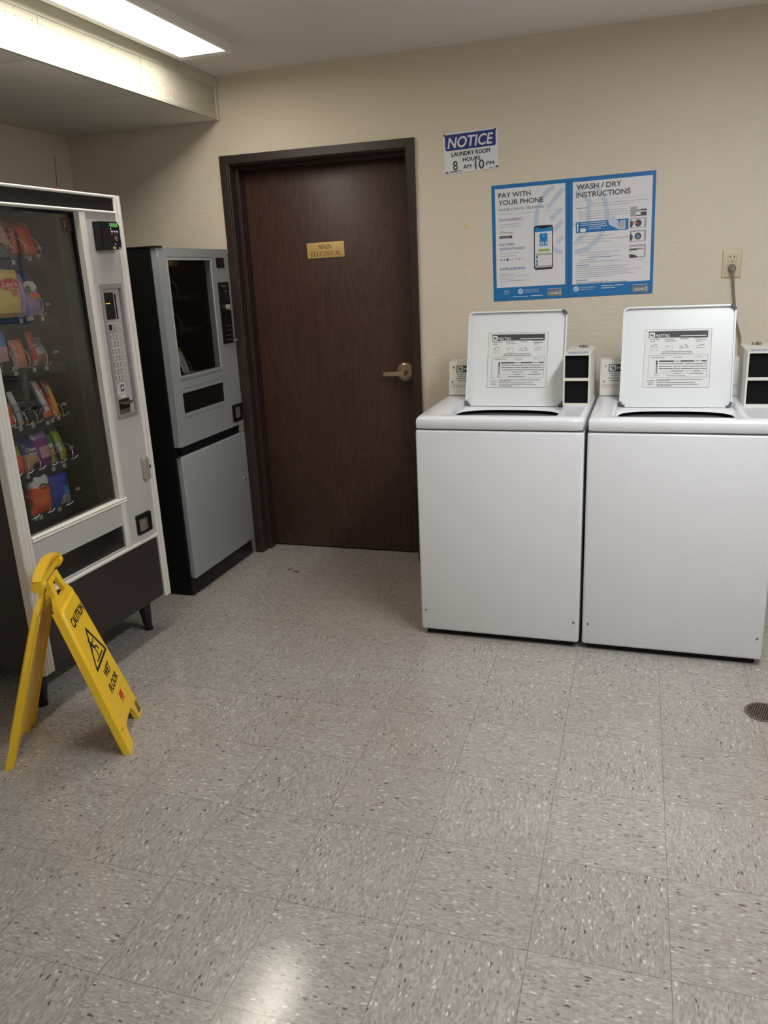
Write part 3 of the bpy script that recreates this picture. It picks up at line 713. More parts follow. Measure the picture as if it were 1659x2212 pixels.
b = new()
cp = [(0, -.028, -.006), (.002, -.032, -.025), (.005, -.030, -.05), (.012, -.022, -.10), (.021, -.018, -.16), (.030, -.018, -.22), (.044, -.02, -.265), (.052, -.022, -.30), (.054, -.03, -.36), (.05, -.035, -.44)]
def smooth_path(P, n=6):
    out = []
    P = [Vector(p) for p in P]
    for i in range(len(P) - 1):
        p0, p1, p2, p3 = P[max(i - 1, 0)], P[i], P[i + 1], P[min(i + 2, len(P) - 1)]
        for k in range(n):
            t = k / n; out.append(.5 * ((2 * p1) + (p2 - p0) * t + (2 * p0 - 5 * p1 + 4 * p2 - p3) * t * t + (3 * p1 - p0 - 3 * p2 + p3) * t ** 3))
    return out + [P[-1]]
tube(b, smooth_path(cp), .0048, 10); obj('cable', b, M_GREYC, pc)

# floor drain
fd = thing('floor_drain', 'round metal floor drain grate in front of the right washer', 'floor drain', (1.246, -.036, 0), (0, 0, .5))
b = new(); prism(b, disc(0, 0, .056, 40), .0004, .0009); obj('drain_hole', b, M_MBLACK, fd)
M_DRAIN = mat('worn_drain_metal', rgb(122, 106, 96), .45, .5)
b = new(); ring_prism(b, disc(0, 0, .062, 48), disc(0, 0, .053, 48), .0003, .0035); obj('rim', b, M_DRAIN, fd)
b = new()
R = .0535
for k in range(-5, 6):
    c = k * .0098; L = math.sqrt(max(R * R - c * c, 0)); wb = .0026
    box(b, c - wb, c + wb, -L, L, .0008, .0028); box(b, -L, L, c - wb, c + wb, .0008, .0028)
obj('grate', b, M_DRAIN, fd)

# crumbs of dry leaf on the floor
for k, (x, y, r, lab) in enumerate(((-.868, .905, .011, 'brown dry leaf crumb lying on the floor tiles before the door'), (-.915, .93, .006, 'tiny brown crumb on the floor just left of the leaf crumb'))):
    b = new(); n = 9
    P = [(r * (1 + .4 * math.sin(3.1 * i + k)) * math.cos(2 * PI * i / n) * 1.5, r * (1 + .4 * math.cos(2.3 * i)) * math.sin(2 * PI * i / n)) for i in range(n)]
    prism(b, P, .0003, .0022); bmesh.ops.triangulate(b, faces=[f for f in b.faces if len(f.verts) > 4])
    for v in b.verts: v.co.z += .002 * max(0, math.sin(v.co.x * 240) * (v.co.z > .001))
    t = obj('leaf_crumb', b, mat('dry_leaf', rgb(96, 74, 56), .8), loc=(x, y, 0), rot=(0, 0, .7 * k)); tag(t, lab, 'leaf', 'crumbs on the floor')
# ------------------------------------------------------------------ washing machines
M_GASK = mat('grey_rubber_corner', rgb(88, 90, 94), .6)
M_TUB = mat('speckled_dark_tub', rgb(40, 38, 40), .45)
M_TUBR = mat('tub_ring', rgb(120, 118, 118), .35)
M_LABEL = mat('label_white', rgb(222, 222, 222), .5)
M_LINK = mat('label_ink', rgb(62, 62, 64), .6)
M_LGRY = mat('label_grey_ink', rgb(134, 132, 134), .7)
M_BLUEL = mat('meter_label_blue', rgb(150, 166, 192), .5)
def washer(ox, oy, W, lx0, lx1, mx0, mx1, label):
    t = thing('washing_machine', label, 'washing machine', (ox, oy, 0), (0, 0, -.0125), 'top load coin washers')
    D = .70
    zs = .8815                                               # seam between cabinet and top
    b = new(); box(b, 0, W, 0, D, .025, zs - .002, .011, 3); obj('cabinet', b, M_WHITE, t)
    b = new(); box(b, .004, W - .004, .004, D - .01, zs - .004, zs + .004); obj('seam_gasket', b, M_GASK, t)
    b = new(); box(b, .022, W - .022, .02, D - .03, .005, .04); obj('base_pan_shade', b, M_MBLACK, t)  # black pan drawn down to put shade into the gap below
    for x in (.045, W - .045):
        for y in (.07, D - .07):
            b = new(); cyl(b, (x, y, 0), (x, y, .014), .02, .017, 16); cyl(b, (x, y, .014), (x, y, .026), .007, n=10); obj('foot', b, M_MBLACK, t)
    for x in (.018 + .004, W - .022):
        b = new(); cyl(b, (x, .001, .113), (x, -.0025, .113), .0048, .0038, 14); s_ = obj('screw', b, M_STEEL, t)
        b = new(); box(b, x - .003, x + .003, -.003, -.0024, .1124, .1136); obj('screw_slot', b, M_BLACK, s_)
    # top panel with lid well and wash opening, as a stack of loops
    zt = .929; N = 96; xc = (lx0 + lx1) / 2
    def loop(f, z): return [b.verts.new((*f(2 * PI * k / N), z if not callable(z) else z(2 * PI * k / N))) for k in range(N)]
    def sup(x0, x1, y0, y1, p):                              # superellipse through the angle
        cx, cy, rx, ry = (x0 + x1) / 2, (y0 + y1) / 2, (x1 - x0) / 2, (y1 - y0) / 2
        def f(a):
            c, s = math.cos(a), math.sin(a); k = (abs(c) ** p + abs(s) ** p) ** (-1 / p); return (cx + rx * c * k, cy + ry * s * k)
        return f
    b = new()
    wx0, wx1, wy0, wy1 = lx0 - .008, lx1 + .010, .062, .44
    notch = lambda z0, dz: (lambda a: z0 - dz * math.exp(-((math.degrees(a) - 270) / 14) ** 2))
    Ls = [loop(sup(.003, W - .003, .002, D, 60), zs + .002), loop(sup(.0, W, -.001, D, 50), zs + .006), loop(sup(.0, W, -.001, D, 50), zt - .014),
          loop(sup(.003, W - .003, .002, D - .002, 46), zt - .005), loop(sup(.010, W - .010, .010, D - .006, 40), zt),
          loop(sup(wx0 - .006, wx1 + .004, wy0 - .006, wy1 + .004, 22), notch(zt, .0)), loop(sup(wx0, wx1, wy0, wy1, 22), notch(zt - .003, .003)),
          loop(sup(wx0 + .004, wx1 - .004, wy0 + .004, wy1 - .002, 18), zt - .021),
          loop(sup(xc - .212, xc + .212, .072, .347, 3.0), zt - .025), loop(sup(xc - .209, xc + .209, .075, .343, 2.9), zt - .0285)]
    for A_, B_ in zip(Ls, Ls[1:]):
        for k in range(N): b.faces.new((A_[k], A_[(k + 1) % N], B_[(k + 1) % N], B_[k]))
    tp = obj('top_panel', b, M_WHITE, t, angle=50)
    b = new(); n = 48
    rr = [(.225, zt - .029), (.225, .62), (.19, .55)]
    cy_ = .235
    lo = [[b.verts.new((xc + r * math.cos(2 * PI * k / n), cy_ + r * math.sin(2 * PI * k / n) * .98, z)) for k in range(n)] for r, z in rr]
    for A_, B_ in zip(lo, lo[1:]):
        for k in range(n): b.faces.new((A_[k], A_[(k + 1) % n], B_[(k + 1) % n], B_[k]))
    b.faces.new(lo[-1]); tub = obj('wash_tub', b, M_TUB, t)
    b = new(); tube(b, [(xc + .198 * math.cos(2 * PI * k / 40), cy_ + .19 * math.sin(2 * PI * k / 40), zt - .072) for k in range(40)], .011, 8, True); obj('tub_ring', b, M_TUBR, tub)
    b = new(); cyl(b, (xc, cy_, .55), (xc, cy_, .8), .09, .045, 24); cyl(b, (xc, cy_, .8), (xc, cy_, .83), .045, .02, 24); obj('agitator', b, M_TUBR, tub)
    # shallow tray moulded beside the lid, below the coin box
    b = new()
    x0, x1 = lx1 + .022, W - .014
    if x1 - x0 > .05:
        outer = rrect(x0, x1, .03, .285, .014, 5); inner = rrect(x0 + .009, x1 - .009, .04, .276, .011, 5)
        V0 = [b.verts.new((u, v, zt + .0003)) for u, v in outer]; V1 = [b.verts.new((u, v, zt + .0022)) for u, v in rrect(x0 + .004, x1 - .004, .034, .281, .013, 5)]; V2 = [b.verts.new((u, v, zt + .0006)) for u, v in inner]
        for A_, B_ in ((V0, V1), (V1, V2)):
            for k in range(len(A_)): b.faces.new((A_[k], A_[(k + 1) % len(A_)], B_[(k + 1) % len(A_)], B_[k]))
        b.faces.new(V2); obj('side_tray', b, M_WHITE, tp)
    # lid, standing open and leaning back
    y0l, z0l, H = .405, .906, .402; dy, dz = .110, .386
    L = math.hypot(dy, dz); up = Vector((0, dy / L, dz / L)); P = Plane((lx0, y0l, z0l), (1, 0, 0), up)   # normal faces the room
    lw = lx1 - lx0
    b = new(); r = .022
    prism(b, rrect(0, lw, 0, H, r, 6), -.004, .0, P)
    prism(b, rrect(-.001, lw + .001, -.001, H + .001, r, 6), -.018, -.004, P)
    lid = obj('lid', b, M_WHITE2, t)
    b = new(); ring_prism(b, rrect(-.001, lw + .001, -.001, H + .001, r, 6), rrect(.005, lw - .005, .005, H - .005, r - .004, 6), -.004, .014, P)
    obj('lid_rim', b, M_WHITE2, lid)
    for x0, x1, y0, y1 in ((0, .03, 0, .03), (lw - .03, lw, 0, .03), (lw - .026, lw, H - .024, H)):
        # dark corner pads where the rim is notched
        cx = x0 if x0 == 0 else x1; cyv = y0 if y0 == 0 else y1
        sx_ = 1 if x0 == 0 else -1; sy_ = 1 if y0 == 0 else -1; pts = []
        for k in range(7):
            a = PI / 2 * k / 6; pts.append((cx + sx_ * (r - r * math.sin(a) - .0015), cyv + sy_ * (r - r * math.cos(a) - .0015)))
        for k in range(6, -1, -1):
            a = PI / 2 * k / 6; ri = r - .007; pts.append((cx + sx_ * (r - ri * math.sin(a)), cyv + sy_ * (r - ri * math.cos(a))))
        b = new(); prism(b, pts, -.003, .0155, P); obj('corner_pad', b, M_GASK, lid)
    b = new(); prism(b, [(.03, -.006), (lw - .03, -.006), (lw - .03, .0), (.03, .0)], -.014, .010, P); obj('lid_seal', b, M_GASK, lid)
    b = new(); ball(b, P(lw - .075, .003, .011), .006, (1.5, .8, .9), 12); obj('hinge_bumper', b, M_WHITE2, lid)
    b = new(); box(b, lx0 + .04, lx0 + .1, y0l + .004, y0l + .02, .89, z0l + .003, .002); box(b, lx1 - .1, lx1 - .04, y0l + .004, y0l + .02, .89, z0l + .003, .002); obj('hinge', b, M_STEEL, lid)
    # instruction label on the underside of the lid
    gx0, gx1, gy0, gy1 = .086, .338, .079, .312
    gw, gh = gx1 - gx0, gy1 - gy0
    flat('instruction_label', P, [(gx0, gx1, gy0, gy1)], M_LABEL, lid, .0003, .0002)
    X = lambda u: gx0 + u * gw; Y = lambda v: gy1 - v * gh
    def frame(u0, u1, v0, v1, th=.0011):
        a, c, d_, e = X(u0), X(u1), Y(v1), Y(v0); return [(a, c, e - th, e), (a, c, d_, d_ + th), (a, a + th, d_, e), (c - th, c, d_, e)]
    w1 = .0006
    flat('label_border', P, frame(0, 1, 0, 1) + frame(.075, .955, .44, .82), M_LGRY, lid, w1)
    flat('label_header', P, [(X(.06), X(.945), Y(.145), Y(.03))], M_LINK, lid, w1)
    flat('logo_tile', P, [rrect(X(.07), X(.155), Y(.138), Y(.052), .003)], M_LABEL, lid, .001)
    flat('logo_stripe', P, stroke([(X(.085), Y(.08)), (X(.12), Y(.118))], .003) + stroke([(X(.105), Y(.078)), (X(.14), Y(.118))], .003) + [(X(.085), X(.135), Y(.112), Y(.104)), (X(.085), X(.135), Y(.094), Y(.086))], M_LINK, lid, .0014)
    text('lettering', 'MAYTAG', P, X(.17), Y(.128), .0118, M_LABEL, lid, X(.375) - X(.17), .02, w=.001)
    flat('label_print', P, [(X(.2), X(.54), Y(.1385), Y(.135)), (X(.54), X(.925), Y(.12), Y(.107))], M_LABEL, lid, .001)
    rows = [(.08, .24, .17), (.08, .16, .205), (.3, .44, .17), (.31, .48, .2), (.53, .66, .165), (.74, .92, .155), (.77, .92, .185), (.77, .85, .21), (.27, .72, .385), (.265, .74, .415),
            (.21, .9, .86), (.21, .41, .88), (.21, .79, .91), (.21, .84, .945), (.22, .44, .97), (.06, .19, .88), (.08, .16, .915), (.08, .16, .945)]
    flat('label_print', P, lines(rows, lambda u, v: (X(u), Y(v)), .0028, 11), M_LGRY, lid, w1)
    for body, u, v, wd in (('TEMPERATURE', .11, .49, .21), ('SETTING', .46, .49, .12), ('CYCLE', .775, .485, .1)):
        text('lettering', body, P, X(u), Y(v), .0046, M_LINK, lid, wd * gw, .004, w=w1)
    pics = [[(.09, .195, .275, .36)], [(.33, .43, .265, .36)], [(.53, .67, .315, .325)], [(.77, .9, .31, .32)]]
    q = []
    for u0, u1, v0, v1 in ((.09, .13, .285, .37), (.155, .195, .285, .37), (.33, .43, .275, .36)): q += frame(u0, u1, v0, v1, .0008)
    q += [(X(.53), X(.67), Y(.326), Y(.318)), (X(.535), X(.6), Y(.295), Y(.29)), (X(.77), X(.9), Y(.322), Y(.314)), (X(.77), X(.8), Y(.29), Y(.285))]
    q += stroke([(X(.1), Y(.288)), (X(.14), Y(.265)), (X(.19), Y(.258))], .0024) + stroke([(X(.61), Y(.262)), (X(.64), Y(.28)), (X(.66), Y(.302))], .0034) + stroke([(X(.81), Y(.29)), (X(.84), Y(.275)), (X(.87), Y(.265)), (X(.9), Y(.285))], .0026) + stroke([(X(.34), Y(.29)), (X(.36), Y(.3))], .003) + stroke([(X(.56), Y(.27)), (X(.565), Y(.31))], .0012)
    flat('label_diagram', P, q, M_LGRY, lid, w1)
    bars = [(.235, .945, .545, .024), (.235, .945, .59, .009), (.235, .945, .632, .011), (.235, .945, .675, .011), (.235, .93, .715, .003), (.225, .92, .757, .003)]
    gaps = [((.46, .56), (.76, .87)), ((.41, .63), (.72, .9)), ((.44, .58), (.69, .93)), ((.45, .57), (.75, .87)), ((.41, .62), (.75, .87)), ((.45, .57), (.69, .92))]
    q = []; g2 = []
    for (u0, u1, v, th), gp in zip(bars, gaps):
        u = u0
        for a, c in gp: q.append((X(u), X(a), Y(v + th / 2), Y(v - th / 2))); g2 += lines([(X(a + .01), X(c - .01), Y(v))], th=.0036, seed=int(v * 900)); u = c
        q.append((X(u), X(u1), Y(v + th / 2), Y(v - th / 2)))
    flat('label_chart_bar', P, q, M_LINK, lid, w1); flat('label_print', P, g2 + lines([(X(.36), X(.64), Y(.795))], th=.0026, seed=2), M_LGRY, lid, w1)
    flat('label_thermometer', P, [rrect(X(.19), X(.215), Y(.76), Y(.53), .003), disc(X(.2), Y(.775), .0065, 16)], M_LGRY, lid, w1)
    flat('thermometer_fill', P, [rrect(X(.19), X(.215), Y(.6), Y(.53), .003)], M_LINK, lid, .001); flat('thermometer_bulb', P, [disc(X(.2), Y(.775), .0045, 14)], M_LABEL, lid, .001)
    # back control panel
    b = new()
    prism(b, [(.542, zt), (.70, zt), (.70, 1.075), (.63, 1.082), (.572, 1.082), (.566, 1.078)], .008, W - .006, lambda u, v, w: (w, u, v))
    bmesh.ops.bevel(b, geom=[e for e in b.edges if e.calc_length() > .3 or e.calc_length() < .2], offset=.004, segments=2, affect='EDGES')
    cp_ = obj('control_panel', b, M_CREAM, t)
    n_ = Vector((0, .024, .149)).normalized(); Q = Plane((.008, .542, zt), (1, 0, 0), n_)
    flat('panel_groove', Q, [(.006, W - .02, .0465, .0485), (.006, W - .02, .0385, .0405), (.004, W - .018, .0005, .003)], M_LGRY, cp_, .0002)
    for x, y in ((.021, .126), (.017, .062)):
        b = new(); prism(b, disc(x, y, .0042, 14), .0003, .0022, Q); obj('screw', b, M_STEEL, cp_)
    flat('badge', Q, [(.034, .20, .104, .134)], M_BLACK, cp_, .0003)
    flat('logo_tile', Q, [rrect(.0375, .064, .107, .131, .004)], M_LABEL, cp_, .0007)
    flat('logo_stripe', Q, stroke([(.042, .126), (.050, .112)], .003) + stroke([(.047, .126), (.055, .112)], .003) + stroke([(.052, .126), (.06, .112)], .003), M_INK, cp_, .0011)
    text('lettering', 'MAYTAG', Q, .068, .111, .0155, M_LABEL, cp_, .085, .02, w=.0007)
    flat('panel_print', Q, lines([(.034, .19, .096), (.042, .19, .087), (.034, .17, .076), (.042, .16, .0665)], th=.0032, seed=13), M_LGRY, cp_, .0003)
    # coin meter box with two empty compartments
    my0, my1, mz0, mz1 = .292, .615, zt, 1.134
    b = new(); fm = lambda u, v, w: (u, w, v)
    o1 = (mx0 + .006, mx1 - .006, 1.0385, 1.128); o2 = (mx0 + .006, mx1 - .006, .938, 1.028)
    holed(b, mx0, mx1, mz0, mz1, [o1, o2], my0, my0 + .28, fm); box(b, mx0, mx1, my0 + .279, my1, mz0, mz1)
    bmesh.ops.remove_doubles(b, verts=b.verts[:], dist=1e-5)
    mt = obj('coin_meter', b, M_CREAM, t)
    for o_ in (o1, o2):
        x0, x1, z0, z1 = o_; b = new(); box(b, x0 - .001, x1 + .001, my0 + .014, my0 + .27, z0 - .001, z1 + .001); obj('compartment_shade', b, M_RECESS, mt, smooth=False)  # near-black block fills each opening in place of its inner shade
    T_ = Plane((mx0, my0, mz1), (1, 0, 0), (0, 1, 0))
    flat('blue_label', T_, [(.014, mx1 - mx0 - .012, .012, .085)], M_BLUEL, mt, .0003)
    flat('label_print', T_, [disc(.03, .045, .006, 10), disc(.05, .045, .006, 10), disc(.07, .045, .006, 10)], M_LABEL, mt, .0007)
    flat('top_seam', T_, [(.0, mx1 - mx0, .1, .1025)], M_LABEL, mt, .0003)
    b = new(); lx, ly = (mx0 + mx1) / 2 + .012, my1 - .06; cyl(b, (lx, ly, mz1), (lx, ly, mz1 + .011), .0125, .0115, 20); cyl(b, (lx - .02, ly + .01, mz1), (lx - .02, ly + .01, mz1 + .009), .006, .005, 14)
    obj('lock', b, M_CHROME, mt)
    b = new(); box(b, mx1 - .0003, mx1 + .0012, my0 + .05, my1 - .03, mz0 + .012, mz1 - .05); obj('side_cover', b, M_CREAM, mt)
    return t
washer(-.037, .3195, .648, .117, .531, .539, .643, 'white top load washer with open lid, left of the two, next to the brown door')
washer(.6225, .3115, .655, .096, .518, .551, .655, 'white top load washer with open lid, right of the two, under the wall outlet')

# ------------------------------------------------------------------ wet floor sign
sg = thing('wet_floor_sign', 'yellow folding CAUTION WET FLOOR sign standing open before the snack machine', 'sign', (-.971, -.738, 0), (0, 0, math.radians(26.66)))
cY = .028; Hh, Xa, Xb = .603, .012, .199
def sign_panel(sgn, lettered):
    LEN = math.hypot(Xb - Xa, Hh)
    up = Vector((-(Xb - Xa) * sgn, 0, Hh)) / LEN
    P = Plane((Xb * sgn, cY, 0), (0, sgn, 0), up)              # outward normal, u = width, v = up the panel
    hw = lambda v: .148 - .046 * min(v, .54) / .54
    out = [(-.148, .0), (-.080, .0), (-.074, .03), (-.066, .052), (-.048, .066), (.048, .066), (.066, .052), (.074, .03), (.080, .0), (.148, .0), (.144, .04),
           (hw(.3), .3), (hw(.53), .53), (.092, .545), (.066, .572), (.060, LEN - .004), (-.060, LEN - .004), (-.066, .572), (-.092, .545), (-hw(.53), .53), (-hw(.3), .3), (-.144, .04)]
    b = new()
    # body with a triangular hand hole: build as left half, right half and top strip
    prism(b, [p for p in out if p[1] <= .546], -.020, -.003, P)
    prism(b, [(-.092, .545), (.092, .545), (.043, .555), (-.043, .555)], -.018, -.004, P)
    prism(b, [(-.092, .545), (-.043, .555), (-.022, .608), (-.060, .624), (-.066, .572)], -.018, -.004, P)
    prism(b, [(.092, .545), (.066, .572), (.060, .624), (.022, .608), (.043, .555)], -.018, -.004, P)
    prism(b, [(-.022, .608), (.022, .608), (.060, .624), (-.060, .624)], -.018, -.004, P)
    pn = obj('panel', b, M_YEL, sg)
    b = new()
    f = [(-.128, .085), (-.11, .072), (.11, .072), (.128, .085), (hw(.3) - .012, .3), (hw(.52) - .010, .515), (hw(.52) - .022, .528), (-hw(.52) + .022, .528), (-hw(.52) + .010, .515), (-hw(.3) + .012, .3)]
    cx = lambda k: [(u * k, .3 + (v - .3) * k) for u, v in f]
    V0 = [b.verts.new(P(u, v, -.003)) for u, v in f]; V1 = [b.verts.new(P(u, v, .0035)) for u, v in cx(.965)]
    for k in range(len(f)): b.faces.new((V0[k], V0[(k + 1) % len(f)], V1[(k + 1) % len(f)], V1[k]))
    b.faces.new(V1); obj('raised_face', b, M_YEL, pn)
    # inner edge ribs on the back of the panel
    b = new()
    for s in (-1, 1): prism(b, [(s * .146, .003), (s * .138, .003), (s * (hw(.5) - .008), .53), (s * hw(.5), .53)], -.026, -.020, P)
    obj('rib', b, M_YEL, pn)
    if lettered:
        M_TAPE = mat('grey_foot_pad', rgb(120, 100, 60), .8)
        flat('foot_pad', P, [[(.098, .012), (.137, .008), (.136, .05), (.104, .05)]], M_TAPE, pn, -.0024)
        w = .0038
        text('lettering', 'CAUTION', P, .006, .452, .032, M_INK, pn, .158, .03, 'C', w=w)
        # warning triangle with falling figure
        tri = [(.012, .418), (.098, .285), (-.082, .285)]
        def inset(T3, d_):
            cx_, cy_ = sum(p[0] for p in T3) / 3, sum(p[1] for p in T3) / 3
            return [(cx_ + (x - cx_) * d_, cy_ + (y - cy_) * d_) for x, y in T3]
        bm = new()
        def rounded(T3, r):
            o_ = []
            for i in range(3):
                p = Vector(T3[i]); a_ = (Vector(T3[i - 1]) - p).normalized(); c_ = (Vector(T3[(i + 1) % 3]) - p).normalized()
                p0, p1 = p + a_ * r, p + c_ * r
                for k in range(5):
                    s = k / 4; o_.append(tuple(p0 * (1 - s) ** 2 + p * 2 * s * (1 - s) + p1 * s * s))
            return o_
        ring_prism(bm, rounded(tri, .012), rounded(inset(tri, .80), .007), w, w + .0004, P); obj('warning_triangle', bm, M_INK, pn, smooth=False)
        fx, fy_ = .004, .332
        man = [disc(fx - .022, fy_ + .044, .0062, 14)] + stroke([(fx - .017, fy_ + .033), (fx - .001, fy_ + .008)], .013) + stroke([(fx - .015, fy_ + .030), (fx + .012, fy_ + .026), (fx + .020, fy_ + .036)], .005) \
            + stroke([(fx - .02, fy_ + .026), (fx - .030, fy_ + .008)], .005) + stroke([(fx - .001, fy_ + .008), (fx + .020, fy_ + .006), (fx + .031, fy_ - .012)], .0065) + stroke([(fx - .003, fy_ + .006), (fx + .004, fy_ - .016), (fx - .006, fy_ - .020)], .0062) + stroke([(fx - .036, fy_ - .029), (fx + .05, fy_ - .029)], .006)
        flat('slipping_figure', P, man, M_INK, pn, w)
        text('lettering', 'WET', P, .008, .234, .030, M_INK, pn, .078, .03, 'C', w=w)
        text('lettering', 'FLOOR', P, .008, .186, .030, M_INK, pn, .118, .03, 'C', w=w)
        flat('maker_mark', P, [rrect(-.006, .034, .130, .156, .006), (-.010, .036, .1215, .1245)], M_RED, pn, w)
    return pn
sign_panel(1, True); sign_panel(-1, False)
# hinge: knuckles at both ends and an arched carrying grip
for s, y0, y1 in ((-1, cY - .142, cY - .100), (1, cY + .094, cY + .128)):
    b = new(); cyl(b, (0, y0, .606), (0, y1, .606), .0195, n=24); bmesh.ops.bevel(b, geom=[e for e in b.edges if abs(e.verts[0].co.y - e.verts[1].co.y) < 1e-5], offset=.003, segments=2, affect='EDGES')
    obj('hinge_knuckle', b, M_YEL, sg)
b = new(); cyl(b, (0, cY - .10, .606), (0, cY + .094, .606), .010, n=16); obj('hinge_pin', b, M_YEL, sg)
b = new(); outer, inner = [], []
for k in range(17):
    s = k / 16; y = cY - .142 + .270 * s; z = .606 + .012 + .034 * math.sin(PI * (.06 + .86 * s)) ** .8
    outer.append((y, z)); inner.append((y + .004 * (1 if s < .5 else -1), z - .010))
prism(b, outer + inner[::-1], -.015, .015, lambda u, v, w: (w, u, v))
bmesh.ops.bevel(b, geom=[e for e in b.edges if abs(e.verts[0].co.x - e.verts[1].co.x) < 1e-5], offset=.003, segments=2, affect='EDGES')
obj('carrying_grip', b, M_YEL, sg)
# ------------------------------------------------------------------ snack vending machine (local: x out of the front, y = 0 at its right edge, going negative leftwards)
FY = lambda u, v, w: (w, u, v)                                 # u = y, v = z, w = x
sm = thing('snack_vending_machine', 'large brown and white glass front snack vending machine on black legs, at the left edge', 'vending machine', (-1.1490, .180, 0), (0, 0, math.radians(-1.394)))
SW, SZ1, SD = .797, 1.803, .82
b = new()
box(b, -SD, -.03, -SW, -SW + .018, .165, SZ1 - .004); box(b, -SD, -.03, -.018, 0, .165, SZ1 - .004)
box(b, -SD, -.03, -SW + .018, -.018, SZ1 - .024, SZ1 - .004); box(b, -SD, -.03, -SW + .018, -.018, .165, .19); box(b, -SD, -SD + .012, -SW + .018, -.018, .19, SZ1 - .024)
obj('cabinet', b, M_MBROWN, sm)
b = new(); box(b, -SD + .02, -.034, -.335, -.322, .56, 1.77); box(b, -SD + .02, -.036, -SW + .02, -SW + .024, .56, 1.77); box(b, -SD + .02, -.034, -SW + .024, -.335, 1.755, 1.77); box(b, -SD + .013, -SD + .02, -SW + .024, -.335, .56, 1.77)
obj('inner_liner', b, M_INT, sm)
# aluminium trims with ridges
def ridged(name, y0, y1, z0, z1, hz, n=3, m=M_ALU, depth=.006, x0=-.03, parent=sm):
    """trim with rounded ridges; hz: runs horizontally"""
    b = new(); a0, a1 = (z0, z1) if hz else (y0, y1); poly = [(a0, x0)]
    w_ = (a1 - a0) / n
    for i in range(n):
        for k in range(7):
            t = k / 6; poly.append((a0 + w_ * (i + t), .001 + depth * math.sin(PI * t) ** .6))
    poly.append((a1, x0))
    q = []
    for p in poly:
        if not q or abs(p[0] - q[-1][0]) > 1e-6 or abs(p[1] - q[-1][1]) > 1e-6: q.append(p)
    if hz: prism(b, q, y0, y1, lambda u, v, w: (v, w, u))
    else: prism(b, q, z0, z1, lambda u, v, w: (v, u, w))
    return obj(name, b, m, parent)
ridged('side_trim', -SW, -.744, .160, SZ1, False)
ridged('side_trim', -.041, 0, .160, SZ1, False, 2)
M_STRIP = mat('bright_trim_strip', rgb(236, 234, 226), .3)
ridged('header_trim', -.744, -.041, 1.793, SZ1, True, 1, M_STRIP)
ridged('header_trim', -.744, -.041, 1.7355, 1.7455, True, 1, M_STRIP)
part('header_panel', M_BLACK, sm, box, -.03, -.003, -.744, -.041, 1.7455, 1.793)
ridged('divider_trim', -.251, -.216, .452, 1.7355, False, 1, M_ALU, .004)
ridged('sill_trim', -.744, -.216, .640, .661, True, 2, M_STRIP, .007)
ridged('lower_trim', -.744, -.041, .4365, .452, True, 1, M_ALU)
part('coin_panel', M_LGREY, sm, holed, -.216, -.041, .452, 1.7355, [(-.183, -.066, .976, 1.472), (-.166, -.078, .486, .556)], -.03, -.002, FY)
part('delivery_panel', M_LGREY, sm, holed, -.744, -.251, .452, .640, [(-.738, -.251, .4535, .551)], -.03, -.003, FY)
b = new(); box(b, -.012, -.008, -.737, -.252, .455, .550, .001); fl = obj('delivery_flap', b, M_BLACK, sm)
b = new(); box(b, -.0085, -.006, -.735, -.254, .4555, .461); obj('flap_edge', b, M_ALU, fl)
part('kick_panel', M_MBROWN, sm, box, -.03, -.006, -.744, -.041, .168, .4365)
b = new(); box(b, -.003, .003, -.2465, .2465, -.537, .537)
b.transform(Matrix.Translation((-.020, -.4975, 1.198)) @ Matrix.Rotation(math.radians(1.5), 4, 'Z') @ Matrix.Rotation(math.radians(-.7), 4, 'Y'))   # the pane sits slightly askew in its gasket
obj('window_glass', b, M_GLASS, sm)
b = new(); holed(b, -.746, -.249, .655, 1.738, [(-.735, -.262, .668, 1.727)], -.031, -.0225, FY); obj('window_gasket', b, M_MBLACK, sm)
part('window_mask', M_MBLACK, sm, box, -.041, -.037, -.322, -.22, .655, 1.738)
st = part('window_sticker', mat('sticker_dark', rgb(34, 20, 18), .5), sm, box, -.0286, -.0280, -.306, -.262, 1.668, 1.714)
flat('sticker_print', Plane((-.0280, -.306, 1.668), (0, 1, 0), (0, 0, 1)), [(.016, .042, .034, .0355), (.016, .042, .018, .0195), (.016, .042, .004, .0055), (.002, .012, .012, .04)], mat('sticker_print', rgb(120, 74, 60), .5), st)
for x in (-.093, -.74):
    for y in (-.065, -.735):
        b = new(); cyl(b, (x, y, 0), (x, y, .008), .0195, .0195, 20); cyl(b, (x, y, .008), (x + .004 * (1 if x > -.4 else -1), y - .018 * (1 if y > -.4 else -.4), .166), .0175, .031, 20); obj('leg', b, M_BLACK, sm)
# antenna
b = new(); cyl(b, (-.1, -.221, SZ1 - .004), (-.1, -.221, SZ1 + .022), .006, .0045, 12); an = obj('antenna_base', b, mat('red_plastic', rgb(196, 60, 46), .4), sm)
b = new(); cyl(b, (-.1, -.221, SZ1 + .02), (-.1, -.208, 1.93), .0013, .001, 8); obj('antenna', b, M_BLACK, an)
